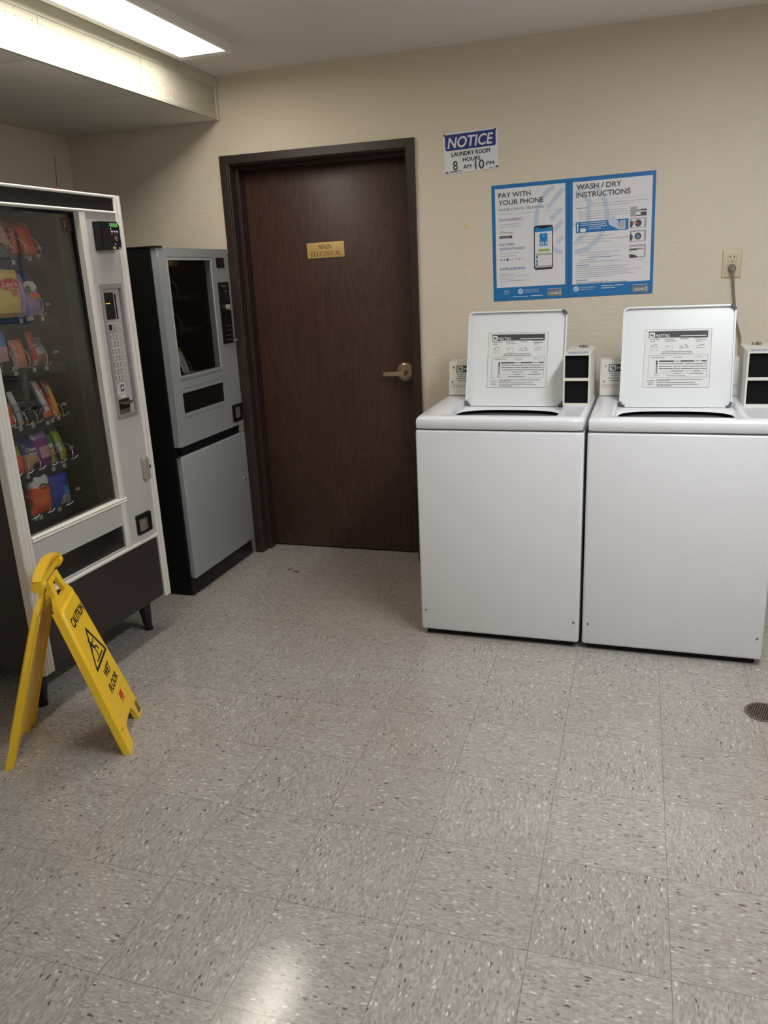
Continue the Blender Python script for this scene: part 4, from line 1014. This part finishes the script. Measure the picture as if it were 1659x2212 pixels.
# cashless card reader
CX = .034
b = new(); prism(b, [(-.180, 1.601), (-.067, 1.606), (-.067, 1.690), (-.078, 1.705), (-.180, 1.703)], -.003, CX, FY)
bmesh.ops.bevel(b, geom=[e for e in b.edges if all(abs(v.co.x - CX) < 1e-5 for v in e.verts)], offset=.003, segments=2, affect='EDGES')
cr = obj('card_reader', b, M_BLACK, sm)
K = Plane((CX, -.180, 1.602), (0, 1, 0), (0, 0, 1))
flat('reader_screen', K, [(.052, .100, .083, .097)], mat('green_screen', rgb(70, 110, 62), .3, emit=rgb(84, 140, 76), emit_s=.5), cr)
flat('reader_button', K, [rrect(.056 + i * .016, .066 + i * .016, .064, .070, .002) for i in range(3)], M_PAPER, cr)
flat('reader_button', K, [(.056, .064, .056, .061), (.072, .079, .057, .059)], mat('orange_ink', rgb(190, 96, 60), .5), cr); flat('reader_button', K, [(.088, .096, .056, .061)], mat('blue_ink', rgb(52, 92, 180), .5), cr)
flat('reader_lamp', K, [disc(.056, .0765, .0022, 12)], mat('green_lamp', rgb(180, 255, 190), .4, emit=rgb(190, 255, 200), emit_s=1.2), cr)
flat('reader_lamp', K, [disc(.075, .022, .0028, 12)], mat('blue_lamp', rgb(60, 80, 255), .4, emit=rgb(60, 90, 255), emit_s=3.0), cr)
bm = new(); ring_prism(bm, disc(.083, .043, .0085, 20), disc(.083, .043, .0068, 20), .0004, .0007, K); obj('tap_symbol', bm, M_LINE, cr, smooth=False)
flat('tap_mark', K, stroke([(.082, .040), (.085, .043), (.082, .046)], .0014), M_LINE, cr)
flat('reader_label', K, [(.056, .075, .005, .013)], M_GOLD, cr); flat('reader_label', K, [(.092, .108, .005, .011)], M_LINE, cr)
# selection panel in its recess
b = new()
holed(b, -.191, -.059, .966, 1.481, [(-.177, -.071, .985, 1.464)], -.004, .003, FY); sp = obj('selection_frame', b, mat('lilac_grey_metal', rgb(158, 150, 154), .4, .2), sm)
part('selection_panel', mat('panel_lilac_grey', rgb(176, 170, 172), .45), sm, box, -.03, -.007, -.183, -.066, .977, 1.471)
pn = [o for o in bpy.data.objects if o.name.startswith('selection_panel')][0]
K = Plane((-.007, -.183, .976), (0, 1, 0), (0, 0, 1))
b = new(); prism(b, [(.012, .374), (.068, .374), (.068, .474), (.012, .474)], .0002, .005, K); dp = obj('display', b, M_BLACK, pn)
flat('display_print', K, [(.017, .028, .432, .435), (.031, .043, .432, .435)], mat('yellow_lamp', rgb(225, 190, 70), .4, emit=rgb(225, 190, 70), emit_s=.8), dp, .0054)
b = new(); prism(b, [(.080, .372), (.088, .372), (.088, .468), (.080, .468)], .0002, .0012, K); obj('bill_slot', b, M_MBLACK, pn)
b = new(); prism(b, [(.012, .33), (.060, .33), (.060, .36), (.012, .36)], .0002, .006, K); cs = obj('coin_slot', b, M_LGREY, pn)
flat('coin_entry', K, [(.015, .033, .334, .356)], M_MBLACK, cs, .0062); flat('coin_decal', K, [(.038, .056, .334, .356)], M_MGREY, cs, .0062); flat('coin_decal_print', K, [(.041, .053, .339, .3405), (.041, .053, .344, .3455), (.041, .053, .349, .3505)], M_PAPER, cs, .0066)
KD = mat('key_ink', rgb(92, 90, 92), .6)
for r_ in range(7):
    for c_ in range(3):
        u, v = .016 + c_ * .0195, .300 - r_ * .0262
        b = new(); prism(b, rrect(u, u + .0165, v, v + .0205, .002, 3), .0002, .0035, K); k_ = obj('key', b, mat('key_grey', rgb(196, 192, 192), .45), pn)
        flat('key_print', K, [disc(u + .006, v + .012, .0036, 10), (u + .002, u + .007, v + .003, v + .007)], KD, k_, .0037)
flat('price_chart', K, [(.014, .030, .086, .125), (.036, .068, .072, .128)], M_PAPER, pn); flat('chart_print', K, [(.040, .064, .094, .123), (.016, .026, .118, .121), (.016, .026, .109, .112), (.016, .026, .1, .103), (.040, .064, .087, .089), (.040, .064, .08, .082)], KD, pn, .0008)
flat('chart_centre', K, [disc(.052, .109, .006, 12)], M_PAPER, pn, .0012)
for i in range(9):
    b = new(); prism(b, disc(.094 + .001 * (i % 2), .345 - i * .027, .0022, 10), .0002, .0015, K); obj('rivet', b, M_PAPER if i % 2 else M_ALU, pn)
b = new(); prism(b, [(.014, .026), (.082, .026), (.082, .066), (.014, .066)], .0002, .004, K); ba = obj('bill_acceptor', b, M_BLACK, pn)
b = new(); P8 = [(.014, .052), (.030, .045), (.066, .045), (.082, .052), (.082, .057), (.014, .057)]; prism(b, P8, .004, .022, K); obj('bill_lip', b, M_CHROME, ba)
b = new(); prism(b, [(.014, .008), (.082, .008), (.082, .024), (.014, .024)], .0002, .003, K); obj('bill_tray', b, M_STEEL, pn)
# lock, coin return
M_HND = mat('bright_handle', rgb(196, 190, 188), .3, .5)
b = new(); box(b, -.002, .004, -.083, -.036, .695, .789, .004); lk = obj('lock_plate', b, M_HND, sm)
b = new(); prism(b, rrect(-.083, -.058, .697, .787, .006), .004, .020, FY); obj('lock_handle', b, M_HND, lk)
b = new(); cyl(b, (.004, -.047, .745), (.012, -.047, .745), .0095, .009, 20); obj('key_cylinder', b, M_STEEL, lk)
b = new(); ring_prism(b, rrect(-.170, -.074, .480, .563, .006), rrect(-.158, -.086, .488, .545, .004), -.003, .007, FY); cf = obj('coin_return', b, M_BLACK, sm)
b = new(); prism(b, [(-.16, .487), (-.084, .487), (-.084, .548), (-.16, .548)], -.028, -.012, FY); obj('coin_cup', b, mat('coin_cup_brown', rgb(140, 128, 124), .5), cf)

# trays, price tags and coils inside
TR = [1.575, 1.383, 1.212, 1.021, .856, .694]
LANES = [[-.70, -.625, -.549, -.482, -.414], [-.69, -.559, -.455], [-.70, -.63, -.556, -.468], [-.66, -.606, -.556, -.468, -.423], [-.70, -.642, -.584, -.518, -.474, -.412], [-.655, -.575, -.476]]
TAGS = [[(-.525, 0), (-.446, .012), (-.40, .02)], [(-.535, 0), (-.500, .004), (-.484, .006), (-.43, 0)], [(-.511, .002), (-.45, .0), (-.60, 0)], [(-.623, .004), (-.562, .004), (-.49, 0), (-.465, .004), (-.431, .008)], [(-.628, 0), (-.5, -.004), (-.443, -.004)], [(-.626, .006), (-.601, .004), (-.503, .005)]]
RAD = [.034, .045, .036, .024, .030, .042]
M_TAGP = mat('price_tag', rgb(168, 168, 158), .6)
for i, z in enumerate(TR):
    b = new(); box(b, -.72, -.078, -.79 + .022, -.338, z - .006, z - .002); box(b, -.082, -.076, -.79 + .022, -.345, z - .034, z + .004, .001)
    for y0 in sorted({round((a + c) / 2, 4) for a, c in zip(LANES[i], LANES[i][1:])}): box(b, -.70, -.10, y0 - .001, y0 + .001, z - .002, z + .03)
    tr = obj('shelf_tray', b, M_INTB, sm)
    for y, dz in TAGS[i]:
        b = new(); box(b, -.0765, -.0745, y - .0085, y + .0085, z - .018 + dz, z - .003 + dz); tg = obj('price_tag', b, M_TAGP, tr)
    for y in LANES[i]:
        R_ = RAD[i]; pts = []; turns = 4
        for k in range(turns * 20 + 1):
            a = -PI / 2 + 2 * PI * k / 20; pts.append((-.066 - .052 * k / 20, y + R_ * math.cos(a) * .9, z + .002 + R_ + R_ * math.sin(a)))
        pts = [(-.058, y + .030, z + .012), (-.060, y + .018, z + .004)] + pts
        b = new(); tube(b, pts, .0017, 6); obj('spiral_coil', b, M_COIL, tr)
    b = new(); ball(b, (-.09, -.375, z + .038), .009, (.9, 1.5, .75), 12); obj('tray_clip', b, mat('clip_grey', rgb(150, 145, 136), .5), tr)
    b = new(); box(b, -.6, -.085, -.338, -.334, z - .012, z - .002); obj('tray_rail', b, M_LGREY, tr)

SM = Matrix.Translation(sm.location) @ sm.rotation_euler.to_matrix().to_4x4()
def pouch(w, h, d, zones, crimp=.05, pinch=.03, wr=.002, seed=0, nu=14, nv=22, stiff=.55):
    """heat-sealed bag, width along y, front towards +x, base on z = 0; zones: f(u, v) -> material index"""
    rnd = random.Random(seed); b = new()
    ph = [(rnd.uniform(4, 15), rnd.uniform(0, 6), rnd.uniform(3, 12), rnd.uniform(0, 6)) for _ in range(5)]
    G = {}
    for s in (1, -1):
        for i in range(nu + 1):
            for j in range(nv + 1):
                u, v = i / nu, j / nv
                if s == -1 and i in (0, nu): G[(s, i, j)] = G[(1, i, j)]; continue
                e = min(v, 1 - v)
                g = 0 if e < crimp else min(1, ((e - crimp) / .22)) ** .6
                side = (1 - abs(2 * u - 1) ** 2.4) ** stiff if 0 < u < 1 else 0
                wd = w * (1 - pinch * g * (1 - abs(2 * v - 1) ** 2))
                n = sum(math.sin(a * u + b0 + c * v * 2 + d0) for a, b0, c, d0 in ph) / 5
                x = s * (d / 2 * g * side + .0008 * (0 < u < 1)) + wr * n * side * (.4 + g)
                G[(s, i, j)] = b.verts.new((x, (u - .5) * wd, h * v + (.002 * math.sin(40 * u) if j in (0, nv) else 0)))
    for s in (1, -1):
        for i in range(nu):
            for j in range(nv):
                q = [G[(s, i, j)], G[(s, i + 1, j)], G[(s, i + 1, j + 1)], G[(s, i, j + 1)]]
                f = b.faces.new(q if s == 1 else q[::-1]); f.material_index = zones((i + .5) / nu, (j + .5) / nv)
    return b
def foil(name, r, g, b_): return mat('foil_' + name, rgb(r, g, b_), .32, .0, .6, bump=(60, .12, .002))
F = {k: foil(k, *v) for k, v in dict(yellow=(232, 206, 96), gold=(214, 172, 70), red=(196, 44, 36), dred=(130, 26, 28), orange=(226, 110, 40), vorange=(240, 92, 40), purple=(150, 132, 176), violet=(120, 40, 124), blue=(30, 60, 170), lblue=(60, 130, 190), navy=(44, 54, 110), green=(40, 120, 66), lime=(150, 164, 50), white=(216, 214, 212), silver=(170, 172, 178), grey=(104, 112, 116), tan=(196, 150, 112), brown=(120, 70, 40), salmon=(206, 116, 90), pink=(196, 150, 150), black=(24, 26, 32), cream=(226, 214, 190)).items()}
def snack(name, label, cat, B, w, h, d, tilt, cols, zones, group=None, seed=0, **kw):
    m = SM @ Matrix.Translation(B) @ Matrix.Rotation(math.radians(-tilt), 4, 'Y')
    t = thing(name, label, cat, m.to_translation(), m.to_euler(), group or name.replace('_', ' ') + 's behind the snack machine glass')
    o = obj('wrapper', pouch(w, h, d, zones, seed=seed, **kw), [F[c] for c in cols], t, angle=70)
    return t, Plane((d / 2 + .001, 0, 0), (0, 1, 0), (0, 0, 1))
GRP = None
band = lambda *st: (lambda u, v: next(i for i, s in enumerate(st) if v <= s))
x_ = -.09
# top shelf
t, P = snack('chip_bag', 'grey chip bag with a golden chip picture, left end of the top snack shelf', 'chip bag', (x_, -.585, 1.577), .115, .15, .045, 4, ['grey', 'tan'], lambda u, v: 0, seed=1)
flat('picture', P, [disc(.018, .075, .022, 20, .03), disc(.03, .055, .016, 16)], F['tan'], t, .0015)
flat('picture', P, stroke([(.03, .105), (.045, .095), (.05, .08)], .006), F['black'], t, .0015)
t, P = snack('chip_bag', 'dark red and orange snack bag second from left on the top shelf', 'chip bag', (-.11, -.482, 1.577), .058, .135, .03, 6, ['dred', 'orange'], lambda u, v: 1 if u > .35 and .15 < v < .75 else 0, seed=2)
t, P = snack('chip_bag', 'plain red snack bag at the right end of the top shelf', 'chip bag', (x_, -.418, 1.577), .066, .125, .03, 15, ['red', 'dred', 'brown'], lambda u, v: 1 if v < .12 else (2 if v > .85 and u < .6 else 0), seed=3)
# second shelf
t, P = snack('chip_bag', 'yellow potato chip bag with a red oval logo on the second shelf', 'chip bag', (x_, -.572, 1.385), .135, .192, .05, 2, ['yellow', 'gold', 'cream'], lambda u, v: 1 if v < .07 or v > .93 else (2 if v > .8 else 0), seed=4)
flat('logo_oval', P, [disc(.002, .108, .045, 24, .02)], M_RED, t, .0012); flat('logo_glow', P, [disc(.02, .082, .015, 16)], F['salmon'], t, .0012)
text('lettering', "Lay's", P, .004, .101, .018, F['cream'], t, .066, .01, 'C', w=.0017); text('lettering', 'POP', P, .008, .089, .008, F['cream'], t, .03, .02, 'C', w=.0017)
t, P = snack('chip_bag', 'pale purple snack bag with a colourful picture beside the yellow chip bag', 'chip bag', (x_, -.455, 1.385), .098, .165, .04, 11, ['purple', 'navy'], lambda u, v: 1 if v > .62 and u > .3 else 0, seed=5)
flat('picture', P, [disc(.0, .098, .032, 20, .018)], F['white'], t, .0012); flat('picture', P, [disc(-.012, .088, .013, 14)], F['green'], t, .0016); flat('picture', P, [[(-.025, .075), (.005, .05), (.03, .078), (.0, .07)], [(.006, .075), (.035, .07), (.03, .05)]], F['orange'], t, .0016)
# third shelf
t, P = snack('candy_bag', 'salmon orange see-through candy bag on the third shelf', 'candy', (x_, -.556, 1.213), .06, .098, .03, 7, ['salmon', 'tan', 'pink'], lambda u, v: 2 if v < .12 or u < .2 else (1 if .4 < u < .6 else 0), seed=6)
t, P = snack('candy_pack', 'small dark red candy pack set back on the third shelf', 'candy', (-.22, -.515, 1.213), .034, .125, .016, 4, ['dred', 'red', 'tan'], lambda u, v: 2 if v < .12 else (1 if .3 < u < .7 else 0), seed=7)
t, P = snack('candy_bar', 'red candy bar behind a coil at the right end of the third shelf', 'candy', (-.1, -.478, 1.213), .034, .118, .02, 5, ['red', 'dred', 'pink'], lambda u, v: 2 if v < .2 and u > .3 else (1 if u < .2 else 0), seed=8)
t, P = snack('snack_pack', 'clear and grey snack pack leaning in the right coil of the third shelf', 'snack pack', (-.095, -.436, 1.213), .052, .1, .016, 16, ['silver', 'brown', 'grey'], lambda u, v: 0 if .38 < v < .62 else (1 if v < .38 else 2), seed=9)
t, P = snack('candy_pack', 'pale blue and peach pack at the left edge of the third shelf', 'candy', (x_, -.64, 1.245), .07, .1, .03, 4, ['pink', 'lblue'], lambda u, v: 1 if v > .5 else 0, seed=10)
# fourth shelf
t, P = snack('mint_pack', 'grey and black mint pack standing tall behind the fourth shelf bars', 'candy', (-.13, -.638, 1.06), .056, .165, .016, 0, ['silver', 'black', 'white'], lambda u, v: 1 if .58 < v < .78 and u < .7 else (2 if v < .45 else 0), seed=11, crimp=.03)
flat('logo_square', P, [(.0, .013, .104, .108), (.0, .013, .12, .124), (.0, .0035, .104, .124), (.0095, .013, .104, .124)], M_PAPER, t, .0012)
t, P = snack('candy_bar', 'bright orange candy bar at the left edge of the fourth shelf', 'candy', (x_, -.648, 1.024), .042, .085, .02, 12, ['vorange', 'cream'], lambda u, v: 1 if v < .08 else 0, seed=12)
t, P = snack('candy_bar', 'slim white topped candy bar beside the orange one on the fourth shelf', 'candy', (x_, -.6, 1.024), .026, .118, .017, 16, ['white', 'silver', 'tan'], lambda u, v: 0 if v > .62 else (2 if v < .1 else 1), seed=13)
t, P = snack('candy_bar', 'white and red candy bar set back above the empty coil on the fourth shelf', 'candy', (-.30, -.595, 1.024), .05, .16, .02, 10, ['white', 'red', 'navy'], lambda u, v: 1 if v > .93 or (.3 < u < .7 and v < .75) else 0, seed=14)
t, P = snack('candy_bar', 'white candy bar with red letters up its front on the fourth shelf', 'candy', (x_, -.462, 1.022), .044, .146, .022, 22, ['white', 'orange', 'navy', 'brown'], lambda u, v: 3 if v < .05 else (1 if v < .2 else (2 if u < .2 and v > .1 else 0)), seed=15)
text('lettering', 'PAYDAY', Plane((.0122, .006, .128), (0, .18, -1), (0, 1, .18)), 0, -.009, .017, M_RED, t, .088, .02, w=-.0006)
t, P = snack('candy_bar', 'orange brown candy bar with a red end at the right of the fourth shelf', 'candy', (x_, -.420, 1.024), .038, .138, .02, 16, ['brown', 'orange', 'dred', 'gold'], lambda u, v: 2 if v > .86 else (3 if .3 < u < .65 and v < .8 else (1 if v < .5 else 0)), seed=16)
# fifth shelf
t, P = snack('candy_bag', 'orange and green bag at the left edge of the fifth shelf', 'candy', (x_, -.648, .857), .05, .1, .025, 8, ['vorange', 'lime'], lambda u, v: 1 if v > .62 else 0, seed=17)
t, P = snack('cookie_bag', 'blue cookie bag with white lettering on the fifth shelf', 'cookies', (x_, -.584, .858), .072, .118, .036, 12, ['navy', 'tan', 'black'], lambda u, v: 2 if v < .2 and u > .5 else (1 if v < .5 else 0), seed=18)
text('lettering', 'Chips', P, .0, .066, .013, M_PAPER, t, .05, .02, 'C', w=.0015); text('lettering', 'Ahoy!', P, .004, .052, .010, M_PAPER, t, .042, .02, 'C', w=.0015)
t, P = snack('cookie_bag', 'purple snack bag between the blue bag and the green packs', 'cookies', (x_, -.519, .858), .078, .13, .03, 9, ['violet', 'pink', 'purple'], lambda u, v: 1 if .22 < v < .55 and .2 < u < .85 else (2 if v > .78 else 0), seed=19)
t, P = snack('granola_bar', 'dark green snack pack with a tan picture on the fifth shelf', 'snack bar', (x_, -.478, .858), .042, .106, .018, 9, ['green', 'tan', 'white', 'lime'], lambda u, v: 1 if .25 < v < .5 and u > .3 else (2 if .55 < v < .7 else (3 if v < .2 else 0)), seed=20)
t, P = snack('granola_bar', 'large dark green pack set back between the two slim fifth shelf packs', 'snack bar', (-.16, -.446, .858), .07, .128, .016, 6, ['green', 'lime'], lambda u, v: 0, seed=21)
t, P = snack('granola_bar', 'yellow green snack bar at the right end of the fifth shelf', 'snack bar', (x_, -.415, .858), .040, .128, .02, 19, ['lime', 'white', 'brown', 'green'], lambda u, v: 1 if .28 < v < .5 and u < .4 else (2 if v < .22 and u > .6 else (3 if v > .9 else 0)), seed=22)
# bottom shelf
t, P = snack('cracker_bag', 'white and orange cracker bag tucked at the left of the bottom shelf', 'crackers', (-.15, -.665, .70), .07, .13, .03, 0, ['white', 'orange', 'silver'], lambda u, v: 1 if v < .35 else (2 if v > .6 else 0), seed=23)
t, P = snack('cracker_bag', 'large orange cracker bag with a white top on the bottom shelf', 'crackers', (x_, -.575, .698), .108, .165, .05, 2, ['orange', 'white', 'vorange', 'silver'], lambda u, v: 1 if v > .58 else (2 if v < .22 or (u < .3 and v > .4) else 0), seed=24, pinch=.1, wr=.006)
flat('lettering_swirl', P, stroke([(-.018, .098), (-.008, .106), (.006, .104), (.018, .098), (.03, .102)], .004) + stroke([(-.014, .092), (.0, .09), (.012, .093)], .003), F['black'], t, .002)
t, P = snack('cookie_bag', 'shiny royal blue bag in the right coil of the bottom shelf', 'cookies', (x_, -.478, .698), .118, .132, .04, 3, ['blue', 'lblue', 'silver', 'navy'], lambda u, v: 2 if v < .28 and u > .5 else (1 if v < .5 and u > .55 else (3 if u < .12 else 0)), seed=25, wr=.004)

# ------------------------------------------------------------------ grey vending machine (local: x out of the front, y = 0 at its left edge)
gm = thing('grey_vending_machine', 'narrow grey fronted black vending machine between the snack machine and the brown door', 'vending machine', (-1.222, .5045, 0), (0, 0, math.radians(-.3)))
GW = .645
b = new()
box(b, -.78, -.032, 0, .016, 0, 1.622); box(b, -.78, -.032, GW - .016, GW, 0, 1.622); box(b, -.78, -.032, .016, GW - .016, 1.6, 1.622); box(b, -.78, -.765, .016, GW - .016, 0, 1.6)
box(b, -.765, -.032, .016, GW - .016, .86, .88); box(b, -.06, -.032, .016, GW - .016, 0, .86); box(b, -.06, -.032, .48, GW - .016, .86, 1.6); box(b, -.06, -.032, .016, .06, .86, 1.6)
obj('cabinet', b, M_MBLACK, gm)
b = new(); box(b, -.032, -.018, 0.001, GW - .001, 0, .084, .003); obj('base_plinth', b, M_BLACK, gm)
b = new(); holed(b, .010, GW, .738, 1.624, [(.082, .466, 1.057, 1.573), (.083, .474, .885, .980)], -.032, 0, FY)
bmesh.ops.bevel(b, geom=[e for e in b.edges if all(abs(v.co.x) < 1e-6 and (abs(v.co.y - .010) < 1e-6) for v in e.verts)], offset=.008, segments=3, affect='EDGES')
ud = obj('upper_door', b, M_GREYP, gm)
GP = Plane((0, 0, 0), (0, 1, 0), (0, 0, 1))
M_GRV = mat('groove_grey', rgb(92, 97, 100), .6)
flat('groove', GP, [(.076, .474, 1.584, 1.586), (.082, .48, 1.0375, 1.039), (.076, .486, 1.0, 1.0015), (.085, .48, .8655, .867)], M_GRV, ud, .0002)
b = new(); ring_prism(b, [(.0765, 1.0515), (.4715, 1.0515), (.4715, 1.5785), (.0765, 1.5785)], [(.083, 1.058), (.465, 1.058), (.465, 1.572), (.083, 1.572)], -.002, .0025, FY); obj('window_frame', b, mat('pale_grey_edge', rgb(170, 176, 176), .4), ud)
part('window_glass', M_GLASS2, gm, box, -.008, -.003, .0825, .4655, 1.0575, 1.5725)
part('delivery_flap', M_BLACK, gm, box, -.010, -.004, .0835, .4735, .8855, .9795)
b = new(); box(b, -.032, 0, .012, GW + .006, .086, .692, .006, 3); ld = obj('lower_door', b, M_GREYP, gm)
b = new(); cyl(b, (0, .598, .442), (.007, .598, .442), .0085, .0075, 18); obj('door_lock', b, M_CHROME, ld)
b = new(); box(b, -.03, -.012, .03, .60, .695, .736); obj('door_gap_rail', b, M_MBLACK, gm)
b = new(); box(b, -.02, -.006, .003, .022, .690, .699, .001); obj('hinge', b, M_STEEL, gm)
b = new(); box(b, -.34, .004, -.003, .05, 1.624, 1.631, .001); obj('top_flap', b, M_BLACK, gm)
# controls
b = new(); prism(b, rrect(.514, .612, 1.166, 1.466, .005), .0, .008, FY); kp = obj('control_strip', b, M_BLACK, gm)
K = Plane((.008, .514, 1.166), (0, 1, 0), (0, 0, 1))
flat('panel_print', K, [(.018, .074, .278, .286), (.05, .074, .252, .262), (.03, .074, .240, .2415), (.03, .074, .229, .2305), (.03, .074, .218, .2195)], KD, kp)
b = new(); cyl(b, K(.06, .178, .0), K(.06, .178, .022), .0145, .013, 24); obj('bill_knob', b, mat('knob_grey', rgb(150, 148, 144), .4), kp)
flat('coin_slot', K, [(.078, .081, .205, .214)], M_MGREY, kp)
for r_ in range(4):
    for c_ in range(3):
        u, v = .026 + c_ * .021, .082 - r_ * .0235
        b = new(); prism(b, rrect(u, u + .013, v, v + .012, .002, 3), .0002, .002, K); k_ = obj('key', b, M_BLACK, kp)
        flat('key_print', K, [(u + .003, u + .010, v + .003, v + .009)], M_MGREY, k_, .0022)
b = new(); tube(b, [K(.106 + .008 * math.cos(a), .012 + .008 * math.sin(a), .012) for a in [2 * PI * k / 16 for k in range(16)]], .0022, 6, True); cyl(b, K(.09, .01, 0), K(.1, .01, .012), .003, n=8); obj('return_lever', b, M_CHROME, kp)
b = new(); prism(b, [(.521, 1.535), (.598, 1.535), (.597, 1.583), (.520, 1.583)], .0, .003, FY); rl = obj('window_label', b, mat('label_black_red', rgb(34, 22, 22), .5), gm)
flat('label_print', Plane((.003, .52, 1.535), (0, 1, 0), (0, 0, 1)), [(.025, .07, .036, .038), (.03, .07, .027, .029), (.03, .07, .018, .02), (.03, .07, .008, .010)], mat('label_red_print', rgb(96, 52, 48), .6), rl)
b = new(); ring_prism(b, rrect(.534, .634, .760, .850, .006), rrect(.556, .615, .778, .836, .004), -.002, .008, FY); cf = obj('coin_return', b, M_BLACK, gm)
b = new(); prism(b, [(.556, .778), (.615, .778), (.615, .836), (.556, .836)], .0003, .0022, FY); obj('coin_flap', b, mat('coin_flap_grey', rgb(126, 122, 120), .4), cf)
b = new(); box(b, -.0092, -.0086, .083, .14, 1.549, 1.571); obj('paper_note', b, mat('kraft_note', rgb(110, 96, 70), .7), gm)
# coils and the last pack inside
for i, (z, ys) in enumerate(((1.418, (.257,)), (1.264, (.255,)), (1.046, (.25, .305)))):
    b = new(); box(b, -.60, -.085, .065, .475, z - .006, z - .002); box(b, -.087, -.082, .065, .475, z - .028, z + .002); tr = obj('shelf_tray', b, M_MBLACK, gm)
    for y in ys:
        R_ = .032; pts = [(-.078 - .055 * k / 20, y + R_ * math.cos(-PI / 2 + 2 * PI * k / 20) * .9, z + R_ + R_ * math.sin(-PI / 2 + 2 * PI * k / 20)) for k in range(61)]
        b = new(); tube(b, pts, .0016, 6); obj('spiral_coil', b, M_COIL, tr)
    for y in ((.285, .335) if i < 2 else (.275, .301, .336)):
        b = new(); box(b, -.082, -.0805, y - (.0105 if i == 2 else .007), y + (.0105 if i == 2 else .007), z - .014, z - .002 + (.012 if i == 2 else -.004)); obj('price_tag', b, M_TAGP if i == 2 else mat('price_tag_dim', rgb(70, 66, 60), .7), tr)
GMM = Matrix.Translation(gm.location) @ gm.rotation_euler.to_matrix().to_4x4()
m = GMM @ Matrix.Translation((-.100, .305, 1.048)) @ Matrix.Rotation(math.radians(-20), 4, 'Y')
t = thing('gum_pack', 'single white gum pack with a green top in the grey vending machine window', 'gum', m.to_translation(), m.to_euler())
obj('wrapper', pouch(.058, .13, .016, lambda u, v: 1 if v > .84 else 0, crimp=.02, seed=31, wr=.0006), [F['white'], F['lime']], t, angle=70)

# ------------------------------------------------------------------ world and colour management
w = bpy.data.worlds.new('world'); scene.world = w; w.use_nodes = True
w.node_tree.nodes['Background'].inputs[0].default_value = (.5, .5, .5, 1); w.node_tree.nodes['Background'].inputs[1].default_value = 0.0
for m_, e_ in ((M_LENS, 11.0), (M_LENS2, 30.0), (M_LENS3, 10.0)):
    m_.node_tree.nodes['Principled BSDF'].inputs['Emission Strength'].default_value = e_
vs = scene.view_settings
vs.view_transform = 'Standard'; vs.look = 'None'; vs.gamma = 1.0; vs.exposure = 0.55; vs.use_curve_mapping = False
